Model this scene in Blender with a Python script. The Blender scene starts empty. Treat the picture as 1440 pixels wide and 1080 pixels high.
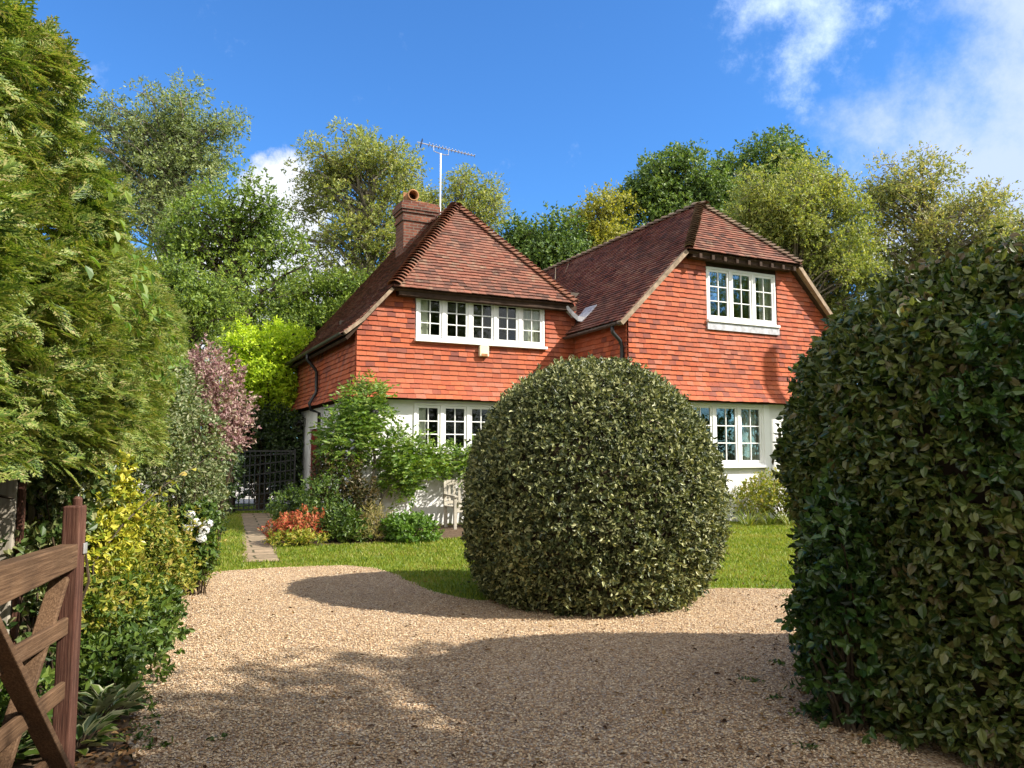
import bpy, math, random
import numpy as np
from mathutils import Vector, Matrix
sc = bpy.context.scene
COL = sc.collection
R = math.radians
# ------------------------------------------------------------------ camera, light, sky
EYE, FOC, HOR = 1.5, 1100.0, 637.0
PITCH = math.atan((HOR - 540) / FOC)
cd = bpy.data.cameras.new('camera'); cam = bpy.data.objects.new('camera', cd); COL.objects.link(cam)
cam.location = (0, 0, EYE); cam.rotation_euler = (math.pi / 2 + PITCH, 0, 0)
cd.sensor_width = 36; cd.lens = 36 * FOC / 1440; cd.clip_start = 0.05; cd.clip_end = 3000
sc.camera = cam
SUN_EL, LX, LY = R(40), -0.966, 0.259           # the sun's height and where its light goes
sd = bpy.data.lights.new('sun', 'SUN'); sd.energy = 5.0; sd.angle = R(0.53); sd.color = (1, 0.94, 0.84)
sun = bpy.data.objects.new('sun', sd); COL.objects.link(sun); sun.location = (30, -8, 30)
sun.rotation_euler = Vector((LX * math.cos(SUN_EL), LY * math.cos(SUN_EL), -math.sin(SUN_EL))).to_track_quat('-Z', 'Y').to_euler()
vs = sc.view_settings
vs.view_transform = 'Standard'; vs.look = 'None'; vs.exposure = 0.95; vs.gamma = 1; vs.use_curve_mapping = False
sc.cycles.max_bounces = 6; sc.cycles.diffuse_bounces = 3; sc.cycles.transparent_max_bounces = 6
sc.cycles.glossy_bounces = 3; sc.cycles.transmission_bounces = 4; sc.cycles.caustics_reflective = False

def pxdir(px, py):
    a, b = (px - 720) / FOC, -(py - 540) / FOC
    return Vector((a, math.cos(PITCH) - b * math.sin(PITCH), math.sin(PITCH) + b * math.cos(PITCH))).normalized()

W = bpy.data.worlds.new('World'); sc.world = W; W.use_nodes = True
def sky():
    nt = W.node_tree; N = nt.nodes; K = nt.links; N.clear()
    def n(t, **k):
        x = N.new(t)
        for a, b in k.items(): setattr(x, a, b)
        return x
    out = n('ShaderNodeOutputWorld'); bg = n('ShaderNodeBackground'); K.new(bg.outputs[0], out.inputs[0])
    s = n('ShaderNodeTexSky', sky_type='NISHITA'); s.sun_disc = False
    s.sun_elevation = SUN_EL; s.sun_rotation = math.atan2(-LX, -LY)
    s.air_density = 1.0; s.dust_density = 0.3; s.ozone_density = 3.0; s.altitude = 50
    tc = n('ShaderNodeTexCoord')
    nz = n('ShaderNodeTexNoise'); nz.inputs['Scale'].default_value = 11; nz.inputs['Detail'].default_value = 12; nz.inputs['Roughness'].default_value = 0.66
    K.new(tc.outputs['Generated'], nz.inputs['Vector'])
    nw = n('ShaderNodeTexNoise'); nw.inputs['Scale'].default_value = 5; nw.inputs['Detail'].default_value = 4
    K.new(tc.outputs['Generated'], nw.inputs['Vector'])
    def m(op, a, b, c=None):
        x = n('ShaderNodeMath', operation=op)
        for i, q in enumerate((a, b) if c is None else (a, b, c)):
            if isinstance(q, (int, float)): x.inputs[i].default_value = q
            else: K.new(q, x.inputs[i])
        return x.outputs[0]
    warp = n('ShaderNodeVectorMath', operation='MULTIPLY_ADD')
    K.new(nw.outputs['Color'], warp.inputs[0]); warp.inputs[1].default_value = (0.12, 0.12, 0.12)
    K.new(tc.outputs['Generated'], warp.inputs[2])
    def mask(blobs):
        acc = None
        for px, py, r, st in blobs:
            d = pxdir(px, py) + Vector((0.06, 0.06, 0.06))
            v = n('ShaderNodeVectorMath', operation='DISTANCE'); K.new(warp.outputs[0], v.inputs[0]); v.inputs[1].default_value = d
            e = m('MULTIPLY', m('SUBTRACT', 1.0, m('DIVIDE', v.outputs['Value'], r / FOC)), st)
            e = m('MAXIMUM', e, 0.0)
            acc = e if acc is None else m('MAXIMUM', acc, e)
        return acc
    def dirmask(blobs):
        acc = None
        for d, rr, st in blobs:
            d = Vector(d).normalized() + Vector((0.06, 0.06, 0.06)); v = n('ShaderNodeVectorMath', operation='DISTANCE'); K.new(warp.outputs[0], v.inputs[0]); v.inputs[1].default_value = d
            e = m('MAXIMUM', m('MULTIPLY', m('SUBTRACT', 1.0, m('DIVIDE', v.outputs['Value'], rr)), st), 0.0)
            acc = e if acc is None else m('MAXIMUM', acc, e)
        return acc
    def ramp(fac, lo, hi):
        x = n('ShaderNodeMapRange', interpolation_type='SMOOTHSTEP'); K.new(fac, x.inputs[0])
        x.inputs[1].default_value = lo; x.inputs[2].default_value = hi; return x.outputs[0]
    # a bright cumulus low behind the trees, thin wisps high up, a broad soft bank to the right, bright ones added out of frame as neutral fill light
    cA = ramp(m('ADD', mask([(392, 302, 95, 1.5), (345, 380, 130, 1.5), (280, 470, 160, 1.5), (425, 430, 140, 1.5), (1330, 420, 150, 1.2)]), m('MULTIPLY', nz.outputs[0], 1.7)), 1.12, 1.5)
    cB = ramp(m('ADD', mask([(1150, 5, 120, 0.8), (1105, 95, 75, 0.62), (1230, -20, 130, 0.55)]), m('MULTIPLY', nz.outputs[0], 2.2)), 1.28, 2.1)
    cD = ramp(m('ADD', dirmask([((0.3, -1, 0.55), 1.0, 1.5), ((-0.8, -0.75, 0.5), 0.8, 1.4), ((1.0, 0.1, 0.6), 0.62, 1.3), ((-1.0, 0.05, 0.45), 0.5, 1.2), ((0.1, -0.4, 1.0), 0.55, 1.2)]), m('MULTIPLY', nz.outputs[0], 0.8)), 0.55, 1.0)
    cC = ramp(m('ADD', mask([(1450, 10, 130, 1.1), (1470, 230, 270, 1.4), (1350, 190, 170, 1.0), (1230, 190, 130, 0.75), (1560, 350, 300, 1.4), (2000, 250, 420, 1.3), (-900, 300, 500, 1.2), (-300, 500, 300, 1.2)]), m('MULTIPLY', nz.outputs[0], 1.7)), 1.0, 1.95)
    mul = n('ShaderNodeMix', data_type='RGBA', blend_type='MULTIPLY'); mul.inputs[0].default_value = 1
    K.new(s.outputs[0], mul.inputs[6]); mul.inputs[7].default_value = (0.46, 0.88, 1.3, 1)
    col = mul.outputs[2]
    for f, c in ((cC, (3.5, 4.3, 6.2, 1)), (cB, (4.6, 5.6, 7.6, 1)), (cA, (5.6, 5.8, 6.2, 1)), (cD, (9.0, 8.8, 8.6, 1))):
        x = n('ShaderNodeMix', data_type='RGBA'); K.new(f, x.inputs[0]); K.new(col, x.inputs[6]); x.inputs[7].default_value = c
        col = x.outputs[2]
    K.new(col, bg.inputs[0]); bg.inputs[1].default_value = 0.1
sky()

# ------------------------------------------------------------------ helpers: tags
def tag(o, label=None, cat=None, group=None, kind=None):
    if label: o['label'] = label
    if cat: o['category'] = cat
    if group: o['group'] = group
    if kind: o['kind'] = kind
    return o
def empty(name, loc=(0, 0, 0), rz=0):
    o = bpy.data.objects.new(name, None); COL.objects.link(o); o.location = loc; o.rotation_euler = (0, 0, rz); o.empty_display_size = 0.2
    return o
def link(name, me, mat=None, parent=None):
    o = bpy.data.objects.new(name, me); COL.objects.link(o)
    if mat is not None: me.materials.append(mat)
    if parent is not None: o.parent = parent
    return o
def arr_mesh(name, V, F, mat, parent=None, smooth=False):
    """V (n,3); F (m,k) with k = 3 or 4"""
    V = np.ascontiguousarray(V, np.float32).reshape(-1, 3); F = np.ascontiguousarray(F, np.int32); k = F.shape[1]
    me = bpy.data.meshes.new(name)
    me.vertices.add(len(V)); me.vertices.foreach_set('co', V.ravel())
    me.loops.add(F.size); me.loops.foreach_set('vertex_index', F.ravel())
    me.polygons.add(len(F)); me.polygons.foreach_set('loop_start', np.arange(len(F), dtype=np.int32) * k)
    me.polygons.foreach_set('loop_total', np.full(len(F), k, np.int32))
    me.polygons.foreach_set('use_smooth', np.full(len(F), bool(smooth)))
    me.update(calc_edges=True)
    return link(name, me, mat, parent)
class MB:
    def __init__(s): s.v = []; s.f = []
    def add(s, vs_, fs):
        b = len(s.v); s.v += [tuple(x) for x in vs_]; s.f += [tuple(i + b for i in q) for q in fs]; return s
    def box(s, x0, x1, y0, y1, z0, z1):
        return s.add([(x0, y0, z0), (x1, y0, z0), (x1, y1, z0), (x0, y1, z0), (x0, y0, z1), (x1, y0, z1), (x1, y1, z1), (x0, y1, z1)],
                     [(0, 3, 2, 1), (4, 5, 6, 7), (0, 1, 5, 4), (1, 2, 6, 5), (2, 3, 7, 6), (3, 0, 4, 7)])
    def beam(s, a, b, w, h, up=(0, 0, 1)):
        a = Vector(a); b = Vector(b); d = (b - a).normalized(); sd_ = d.cross(Vector(up))
        sd_ = sd_.normalized() if sd_.length > 1e-4 else Vector((1, 0, 0)); u_ = sd_.cross(d).normalized()
        P = []
        for p in (a, b):
            for i, j in ((-1, -1), (1, -1), (1, 1), (-1, 1)): P.append(p + sd_ * (i * w / 2) + u_ * (j * h / 2))
        return s.add(P, [(0, 1, 2, 3), (7, 6, 5, 4), (0, 4, 5, 1), (1, 5, 6, 2), (2, 6, 7, 3), (3, 7, 4, 0)])
    def tube(s, pts, rad, sides=7, cap=True):
        pts = [Vector(p) for p in pts]; n = len(pts)
        rad = [rad] * n if isinstance(rad, (int, float)) else rad
        V = []; F = []; ref = Vector((0.3, 0.2, 0.93))
        for i, p in enumerate(pts):
            d = (pts[min(i + 1, n - 1)] - pts[max(i - 1, 0)]).normalized()
            e1 = d.cross(ref)
            e1 = e1.normalized() if e1.length > 0.05 else d.cross(Vector((1, 0, 0))).normalized()
            e2 = d.cross(e1)
            for k in range(sides):
                t = 2 * math.pi * k / sides; V.append(p + (e1 * math.cos(t) + e2 * math.sin(t)) * rad[i])
        for i in range(n - 1):
            for k in range(sides):
                k2 = (k + 1) % sides; F.append((i * sides + k, i * sides + k2, (i + 1) * sides + k2, (i + 1) * sides + k))
        if cap: F.append(tuple(range(sides))[::-1]); F.append(tuple((n - 1) * sides + k for k in range(sides)))
        return s.add(V, F)
    def prism(s, poly, fn, t0, t1):
        """polygon (a, b) pairs mapped to 3-D by fn(a, b, depth), made solid between the two depths"""
        n = len(poly); V = [fn(a, b, t0) for a, b in poly] + [fn(a, b, t1) for a, b in poly]
        F = [tuple(range(n)), tuple(range(2 * n - 1, n - 1, -1))] + [(i, i + n, (i + 1) % n + n, (i + 1) % n) for i in range(n)]
        return s.add(V, F)
    def lathe(s, prof, c=(0, 0, 0), sides=16):
        V = []; F = []; n = len(prof)
        for r, z in prof:
            for k in range(sides):
                t = 2 * math.pi * k / sides; V.append((c[0] + r * math.cos(t), c[1] + r * math.sin(t), c[2] + z))
        for i in range(n - 1):
            for k in range(sides):
                k2 = (k + 1) % sides; F.append((i * sides + k, i * sides + k2, (i + 1) * sides + k2, (i + 1) * sides + k))
        return s.add(V, F)
    def build(s, name, mat, parent=None, smooth=False, bevel=0):
        me = bpy.data.meshes.new(name); me.from_pydata([tuple(v) for v in s.v], [], s.f)
        if smooth: me.polygons.foreach_set('use_smooth', np.ones(len(me.polygons), bool))
        me.update(); o = link(name, me, mat, parent)
        if bevel:
            b = o.modifiers.new('bevel', 'BEVEL'); b.width = bevel; b.segments = 2; b.limit_method = 'ANGLE'
        return o

# ------------------------------------------------------------------ helpers: materials
def mat_new(name):
    m = bpy.data.materials.new(name); m.use_nodes = True; nt = m.node_tree; nt.nodes.clear()
    return m, nt.nodes, nt.links
def put(N, t, **k):
    x = N.new(t)
    for a, b in k.items(): setattr(x, a, b)
    return x
def rampnode(N, stops):
    r = N.new('ShaderNodeValToRGB'); e = r.color_ramp.elements
    while len(e) < len(stops): e.new(0.5)
    for i, (p, c) in enumerate(stops): e[i].position = p; e[i].color = (*c, 1)
    return r
def noise(N, K, scale, detail=4, rough=0.55, vec=None, coord='Object'):
    x = N.new('ShaderNodeTexNoise'); x.inputs['Scale'].default_value = scale; x.inputs['Detail'].default_value = detail; x.inputs['Roughness'].default_value = rough
    if vec is None:
        tc = N.new('ShaderNodeTexCoord'); vec = tc.outputs[coord]
    K.new(vec, x.inputs['Vector']); return x
def mixc(N, K, a, b, f, mode='MIX'):
    x = put(N, 'ShaderNodeMix', data_type='RGBA', blend_type=mode)
    for i, q in ((0, f), (6, a), (7, b)):
        if hasattr(q, 'is_linked'): K.new(q, x.inputs[i])
        elif isinstance(q, (int, float)): x.inputs[i].default_value = q
        else: x.inputs[i].default_value = (*q, 1)
    return x.outputs[2]
def principled(N, K, col=None, rough=0.6, spec=0.4, metal=0):
    p = N.new('ShaderNodeBsdfPrincipled'); o = N.new('ShaderNodeOutputMaterial'); K.new(p.outputs[0], o.inputs[0])
    if col is not None:
        if hasattr(col, 'is_linked'): K.new(col, p.inputs['Base Color'])
        else: p.inputs['Base Color'].default_value = (*col, 1)
    p.inputs['Roughness'].default_value = rough; p.inputs['Specular IOR Level'].default_value = spec; p.inputs['Metallic'].default_value = metal
    return p, o
def bump(N, K, p, h, strength=0.4, dist=0.01):
    b = N.new('ShaderNodeBump'); b.inputs['Strength'].default_value = strength; b.inputs['Distance'].default_value = dist
    K.new(h, b.inputs['Height']); K.new(b.outputs[0], p.inputs['Normal'])
def leaf_mat(name, cols, rough=0.5, spec=0.35, trans=0.3, patch=0.6, pscale=1.2, tint=(1.5, 1.5, 0.6)):
    """leaves: hue varies leaf by leaf and in broad patches; thin, so some light passes through"""
    m, N, K = mat_new(name)
    g = N.new('ShaderNodeNewGeometry'); nz = noise(N, K, pscale, 3)
    a = put(N, 'ShaderNodeMath', operation='MULTIPLY_ADD'); K.new(nz.outputs[0], a.inputs[0]); a.inputs[1].default_value = patch * 2; a.inputs[2].default_value = -patch
    b = put(N, 'ShaderNodeMath', operation='ADD'); K.new(g.outputs['Random Per Island'], b.inputs[0]); K.new(a.outputs[0], b.inputs[1])
    n = len(cols); r = rampnode(N, [(i / (n - 1) if n > 1 else 0, c) for i, c in enumerate(cols)]); K.new(b.outputs[0], r.inputs[0])
    p = N.new('ShaderNodeBsdfPrincipled'); K.new(r.outputs[0], p.inputs['Base Color'])
    p.inputs['Roughness'].default_value = rough; p.inputs['Specular IOR Level'].default_value = spec
    t = N.new('ShaderNodeBsdfTranslucent'); tc = mixc(N, K, r.outputs[0], tint, 1.0, 'MULTIPLY'); K.new(tc, t.inputs[0])
    mx = N.new('ShaderNodeMixShader'); mx.inputs[0].default_value = trans; K.new(p.outputs[0], mx.inputs[1]); K.new(t.outputs[0], mx.inputs[2])
    o = N.new('ShaderNodeOutputMaterial'); K.new(mx.outputs[0], o.inputs[0])
    return m
def flat_mat(name, col, rough=0.6, spec=0.4, var=0.25, scale=6, metal=0, bmp=0.0):
    m, N, K = mat_new(name); nz = noise(N, K, scale, 5)
    r = rampnode(N, [(0.3, tuple(c * (1 - var) for c in col)), (0.7, tuple(min(1, c * (1 + var)) for c in col))]); K.new(nz.outputs[0], r.inputs[0])
    p, o = principled(N, K, r.outputs[0], rough, spec, metal)
    if bmp: bump(N, K, p, nz.outputs[0], bmp, 0.01)
    return m
def tile_mat(name, cols, lichen, licol, rough=0.8, rng=0.5, bloom=(0.18, 0.1, 0.075)):
    m, N, K = mat_new(name); g = N.new('ShaderNodeNewGeometry')
    big = noise(N, K, 0.9, 4); a = put(N, 'ShaderNodeMath', operation='MULTIPLY_ADD'); K.new(big.outputs[0], a.inputs[0]); a.inputs[1].default_value = rng * 2; a.inputs[2].default_value = -rng
    b = put(N, 'ShaderNodeMath', operation='ADD'); K.new(g.outputs['Random Per Island'], b.inputs[0]); K.new(a.outputs[0], b.inputs[1])
    r = rampnode(N, [(i / (len(cols) - 1), c) for i, c in enumerate(cols)]); K.new(b.outputs[0], r.inputs[0])
    fine = noise(N, K, 26, 6, 0.7); rf = rampnode(N, [(0.25, (0.72, 0.72, 0.72)), (0.75, (1.22, 1.22, 1.22))]); K.new(fine.outputs[0], rf.inputs[0])
    c = mixc(N, K, r.outputs[0], rf.outputs[0], 1.0, 'MULTIPLY')
    li = noise(N, K, 3.1, 8, 0.72); lr = rampnode(N, [(lichen, (0, 0, 0)), (lichen + 0.1, (1, 1, 1))]); K.new(li.outputs[0], lr.inputs[0])
    ls = put(N, 'ShaderNodeMath', operation='MULTIPLY'); K.new(lr.outputs[0], ls.inputs[0]); ls.inputs[1].default_value = 0.55
    c = mixc(N, K, c, licol, ls.outputs[0])
    bl = noise(N, K, 0.8, 7, 0.68); br_ = rampnode(N, [(0.42, (0, 0, 0)), (0.68, (1, 1, 1))]); K.new(bl.outputs[0], br_.inputs[0])
    bs = put(N, 'ShaderNodeMath', operation='MULTIPLY'); K.new(br_.outputs[0], bs.inputs[0]); bs.inputs[1].default_value = 0.5
    c = mixc(N, K, c, bloom, bs.outputs[0])
    p, o = principled(N, K, c, rough, 0.3); bump(N, K, p, fine.outputs[0], 0.5, 0.004)
    return m
def brick_mat():
    m, N, K = mat_new('chimney_brick'); tc = N.new('ShaderNodeTexCoord'); mp = N.new('ShaderNodeMapping')
    # bricks run round the stack: (u + v, z)
    sx = N.new('ShaderNodeSeparateXYZ'); K.new(tc.outputs['Object'], sx.inputs[0])
    ad = put(N, 'ShaderNodeMath', operation='ADD'); K.new(sx.outputs[0], ad.inputs[0]); K.new(sx.outputs[1], ad.inputs[1])
    cb = N.new('ShaderNodeCombineXYZ'); K.new(ad.outputs[0], cb.inputs[0]); K.new(sx.outputs[2], cb.inputs[1])
    b = N.new('ShaderNodeTexBrick'); K.new(cb.outputs[0], b.inputs['Vector'])
    for k, v in (('Scale', 1.0), ('Brick Width', 0.225), ('Row Height', 0.075), ('Mortar Size', 0.012), ('Bias', 0.0)): b.inputs[k].default_value = v
    b.inputs['Color1'].default_value = (0.1, 0.034, 0.024, 1); b.inputs['Color2'].default_value = (0.21, 0.075, 0.045, 1); b.inputs['Mortar'].default_value = (0.15, 0.115, 0.09, 1)
    nz = noise(N, K, 14, 6); rf = rampnode(N, [(0.3, (0.7, 0.7, 0.7)), (0.7, (1.2, 1.2, 1.2))]); K.new(nz.outputs[0], rf.inputs[0])
    c = mixc(N, K, b.outputs[0], rf.outputs[0], 1.0, 'MULTIPLY'); p, o = principled(N, K, c, 0.9, 0.2)
    inv = put(N, 'ShaderNodeMath', operation='SUBTRACT'); inv.inputs[0].default_value = 1; K.new(b.outputs['Fac'], inv.inputs[1])
    bump(N, K, p, inv.outputs[0], 0.6, 0.008); return m
def wood_mat(name, c0, c1, c2, axis=(2.2, 55, 55), rough=0.8):
    m, N, K = mat_new(name); tc = N.new('ShaderNodeTexCoord'); mp = N.new('ShaderNodeMapping'); mp.inputs['Scale'].default_value = axis; K.new(tc.outputs['Object'], mp.inputs[0])
    nz = noise(N, K, 2.2, 8, 0.65, mp.outputs[0]); r = rampnode(N, [(0.25, c0), (0.5, c1), (0.75, c2)]); K.new(nz.outputs[0], r.inputs[0])
    big = noise(N, K, 3, 5, 0.6); rb = rampnode(N, [(0.3, (0.6, 0.6, 0.6)), (0.7, (1.25, 1.25, 1.25))]); K.new(big.outputs[0], rb.inputs[0])
    p, o = principled(N, K, mixc(N, K, r.outputs[0], rb.outputs[0], 1, 'MULTIPLY'), rough, 0.3); bump(N, K, p, nz.outputs[0], 0.5, 0.006); return m
def white_mat(name, col, dirt=0.35, bmp=0.3, sc_=7.0):
    m, N, K = mat_new(name); nz = noise(N, K, sc_, 8, 0.65); big = noise(N, K, 1.1, 6, 0.6)
    r = rampnode(N, [(0.3, tuple(c * (1 - dirt) for c in col)), (0.55, col)]); K.new(big.outputs[0], r.inputs[0])
    p, o = principled(N, K, r.outputs[0], 0.7, 0.3); bump(N, K, p, nz.outputs[0], bmp, 0.012); return m
def glass_mat():
    m, N, K = mat_new('window_glass'); lw = N.new('ShaderNodeFresnel'); lw.inputs[0].default_value = 1.5
    nz = noise(N, K, 2.2, 2); b = N.new('ShaderNodeBump'); b.inputs['Strength'].default_value = 0.12; b.inputs['Distance'].default_value = 0.05; K.new(nz.outputs[0], b.inputs['Height'])
    t = N.new('ShaderNodeBsdfTransparent'); t.inputs[0].default_value = (0.86, 0.9, 0.88, 1); g = N.new('ShaderNodeBsdfGlossy'); g.inputs['Roughness'].default_value = 0.01; K.new(b.outputs[0], g.inputs['Normal'])
    mx = N.new('ShaderNodeMixShader'); a = put(N, 'ShaderNodeMath', operation='MULTIPLY'); K.new(lw.outputs[0], a.inputs[0]); a.inputs[1].default_value = 0.65
    K.new(a.outputs[0], mx.inputs[0]); K.new(t.outputs[0], mx.inputs[1]); K.new(g.outputs[0], mx.inputs[2])
    o = N.new('ShaderNodeOutputMaterial'); K.new(mx.outputs[0], o.inputs[0]); return m
def gravel_mat():
    m, N, K = mat_new('gravel'); tc = N.new('ShaderNodeTexCoord')
    v = N.new('ShaderNodeTexVoronoi'); v.inputs['Scale'].default_value = 75; K.new(tc.outputs['Object'], v.inputs['Vector'])
    wn = N.new('ShaderNodeTexWhiteNoise'); K.new(v.outputs['Color'], wn.inputs['Vector'])
    r = rampnode(N, [(0, (0.165, 0.099, 0.059)), (0.3, (0.353, 0.233, 0.134)), (0.65, (0.482, 0.344, 0.204)), (0.9, (0.635, 0.501, 0.349)), (1, (0.247, 0.216, 0.192))]); K.new(wn.outputs['Value'], r.inputs[0])
    big = noise(N, K, 0.7, 6, 0.6); rb = rampnode(N, [(0.3, (0.846, 0.816, 0.768)), (0.7, (1.1, 1.1, 1.1))]); K.new(big.outputs[0], rb.inputs[0])
    c = mixc(N, K, r.outputs[0], rb.outputs[0], 1, 'MULTIPLY')
    sp = noise(N, K, 2.3, 7, 0.7); sr = rampnode(N, [(0.52, (0, 0, 0)), (0.7, (1, 1, 1))]); K.new(sp.outputs[0], sr.inputs[0]); sm = put(N, 'ShaderNodeMath', operation='MULTIPLY'); K.new(sr.outputs[0], sm.inputs[0]); sm.inputs[1].default_value = 0.35
    c = mixc(N, K, c, (0.118, 0.087, 0.053), sm.outputs[0])
    p, o = principled(N, K, c, 0.85, 0.25)
    h = put(N, 'ShaderNodeMath', operation='SUBTRACT'); h.inputs[0].default_value = 1; K.new(v.outputs['Distance'], h.inputs[1]); bump(N, K, p, h.outputs[0], 0.9, 0.012); return m
def stone_mat():
    m, N, K = mat_new('gravel_stone'); g = N.new('ShaderNodeNewGeometry')
    r = rampnode(N, [(0, (0.153, 0.094, 0.059)), (0.25, (0.353, 0.221, 0.122)), (0.6, (0.493, 0.350, 0.204)), (0.88, (0.658, 0.525, 0.361)), (1, (0.258, 0.221, 0.198))]); K.new(g.outputs['Random Per Island'], r.inputs[0])
    principled(N, K, r.outputs[0], 0.8, 0.3); return m
def ground_mat(name, c0, c1, c2, scale=1.5, bmp=0.5):
    m, N, K = mat_new(name); a = noise(N, K, scale, 8, 0.7); r = rampnode(N, [(0.3, c0), (0.5, c1), (0.7, c2)]); K.new(a.outputs[0], r.inputs[0])
    f = noise(N, K, 40, 5, 0.7); rf = rampnode(N, [(0.3, (0.7, 0.7, 0.7)), (0.7, (1.25, 1.25, 1.25))]); K.new(f.outputs[0], rf.inputs[0])
    p, o = principled(N, K, mixc(N, K, r.outputs[0], rf.outputs[0], 1, 'MULTIPLY'), 0.9, 0.15); bump(N, K, p, f.outputs[0], bmp, 0.02); return m

M = {}
M['wall_tile'] = tile_mat('hung_tile', [(0.170, 0.047, 0.033), (0.300, 0.065, 0.027), (0.360, 0.079, 0.030), (0.420, 0.100, 0.037), (0.350, 0.116, 0.070)], 0.64, (0.300, 0.186, 0.140), rng=0.55, bloom=(0.310, 0.107, 0.065))
M['roof_tile'] = tile_mat('roof_tile', [(0.073, 0.034, 0.024), (0.128, 0.049, 0.032), (0.182, 0.067, 0.042), (0.231, 0.087, 0.054), (0.182, 0.101, 0.068)], 0.56, (0.244, 0.190, 0.125))
M['roof_dark'] = tile_mat('roof_tile_dark', [(0.050, 0.020, 0.014), (0.090, 0.031, 0.020), (0.134, 0.042, 0.026), (0.174, 0.056, 0.036), (0.202, 0.102, 0.068)], 0.68, (0.224, 0.184, 0.119))
M['bonnet'] = tile_mat('hip_tile', [(0.148, 0.056, 0.032), (0.222, 0.084, 0.045), (0.266, 0.112, 0.063)], 0.52, (0.163, 0.152, 0.108))
M['bonnet_grey'] = tile_mat('ridge_tile', [(0.09, 0.065, 0.04), (0.16, 0.11, 0.07), (0.22, 0.15, 0.1)], 0.5, (0.24, 0.22, 0.16))
M['brick'] = brick_mat()
M['white_wall'] = white_mat('whitewashed_wall', (0.8, 0.79, 0.77), 0.3)
M['white'] = white_mat('white_paint', (0.82, 0.82, 0.8), 0.1, 0.1, 20)
M['lead'] = flat_mat('lead_flashing', (0.42, 0.42, 0.45), 0.5, 0.5, 0.35, 9)
M['black'] = flat_mat('black_metal', (0.014, 0.014, 0.015), 0.4, 0.5, 0.3, 8)
M['gutter'] = flat_mat('gutter', (0.035, 0.033, 0.032), 0.45, 0.5, 0.4, 6)
M['verge'] = flat_mat('verge_mortar', (0.27, 0.2, 0.14), 0.85, 0.2, 0.4, 9, bmp=0.6)
M['timber_dark'] = flat_mat('dark_timber', (0.05, 0.03, 0.02), 0.8, 0.2, 0.4, 6)
M['glass'] = glass_mat()
M['curtain'] = flat_mat('cream_curtain', (0.8, 0.75, 0.6), 0.9, 0.1, 0.2, 3)
M['room'] = flat_mat('dim_room', (0.10, 0.085, 0.07), 0.9, 0.1, 0.3, 2)
M['red_door'] = flat_mat('red_door_paint', (0.2, 0.018, 0.014), 0.4, 0.5, 0.2, 3)
M['terracotta'] = flat_mat('terracotta', (0.33, 0.16, 0.075), 0.85, 0.2, 0.4, 9)
M['cream_plastic'] = flat_mat('cream_plastic', (0.66, 0.6, 0.42), 0.45, 0.4, 0.1, 4)
M['alu'] = flat_mat('aluminium', (0.62, 0.62, 0.62), 0.4, 0.5, 0.2, 30, 0.7)
M['gate_rail'] = wood_mat('weathered_rail', (0.036, 0.017, 0.009), (0.108, 0.059, 0.029), (0.194, 0.118, 0.067))
M['gate_stile'] = wood_mat('stained_stile', (0.018, 0.009, 0.006), (0.08, 0.03, 0.018), (0.19, 0.105, 0.07), (55, 55, 2.2))
M['fence'] = wood_mat('dark_fence', (0.012, 0.009, 0.006), (0.03, 0.02, 0.013), (0.05, 0.035, 0.022), (14, 14, 1.0))
M['post_pale'] = wood_mat('pale_post', (0.2, 0.17, 0.13), (0.34, 0.3, 0.24), (0.46, 0.42, 0.35), (16, 16, 1.0))
M['bench'] = wood_mat('silver_teak', (0.28, 0.25, 0.2), (0.42, 0.38, 0.31), (0.55, 0.5, 0.42))
M['bark'] = flat_mat('bark', (0.075, 0.058, 0.042), 0.9, 0.15, 0.55, 5, bmp=0.8)
M['bark_pale'] = flat_mat('pale_bark', (0.2, 0.175, 0.135), 0.9, 0.15, 0.5, 5, bmp=0.6)
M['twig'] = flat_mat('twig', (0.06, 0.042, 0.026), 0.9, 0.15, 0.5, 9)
M['gravel'] = gravel_mat(); M['stone'] = stone_mat()
M['lawn'] = ground_mat('lawn', (0.07, 0.12, 0.012), (0.12, 0.17, 0.016), (0.17, 0.21, 0.025))
M['earth'] = ground_mat('earth', (0.02, 0.028, 0.01), (0.04, 0.05, 0.016), (0.07, 0.07, 0.03), 0.6)
M['soil'] = ground_mat('soil', (0.05, 0.033, 0.02), (0.10, 0.067, 0.042), (0.18, 0.125, 0.08), 9)
def path_mat():
    m, N, K = mat_new('path_stone'); tc = N.new('ShaderNodeTexCoord'); mp = N.new('ShaderNodeMapping'); mp.inputs['Rotation'].default_value = (0, 0, -0.36); K.new(tc.outputs['Object'], mp.inputs[0])
    wn = noise(N, K, 3.0, 3); ad = put(N, 'ShaderNodeVectorMath', operation='MULTIPLY_ADD'); K.new(wn.outputs['Color'], ad.inputs[0]); ad.inputs[1].default_value = (0.1, 0.1, 0); K.new(mp.outputs[0], ad.inputs[2])
    b = N.new('ShaderNodeTexBrick'); K.new(ad.outputs[0], b.inputs['Vector'])
    for k, v in (('Scale', 1.0), ('Brick Width', 0.62), ('Row Height', 0.36), ('Mortar Size', 0.018), ('Bias', 0.0)): b.inputs[k].default_value = v
    b.inputs['Color1'].default_value = (0.34, 0.25, 0.165, 1); b.inputs['Color2'].default_value = (0.25, 0.19, 0.125, 1); b.inputs['Mortar'].default_value = (0.085, 0.075, 0.04, 1)
    f = noise(N, K, 9, 8, 0.7); rf = rampnode(N, [(0.3, (0.65, 0.65, 0.62)), (0.7, (1.2, 1.2, 1.2))]); K.new(f.outputs[0], rf.inputs[0])
    p, o = principled(N, K, mixc(N, K, b.outputs[0], rf.outputs[0], 1, 'MULTIPLY'), 0.9, 0.2); bump(N, K, p, f.outputs[0], 0.5, 0.02); return m
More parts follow.
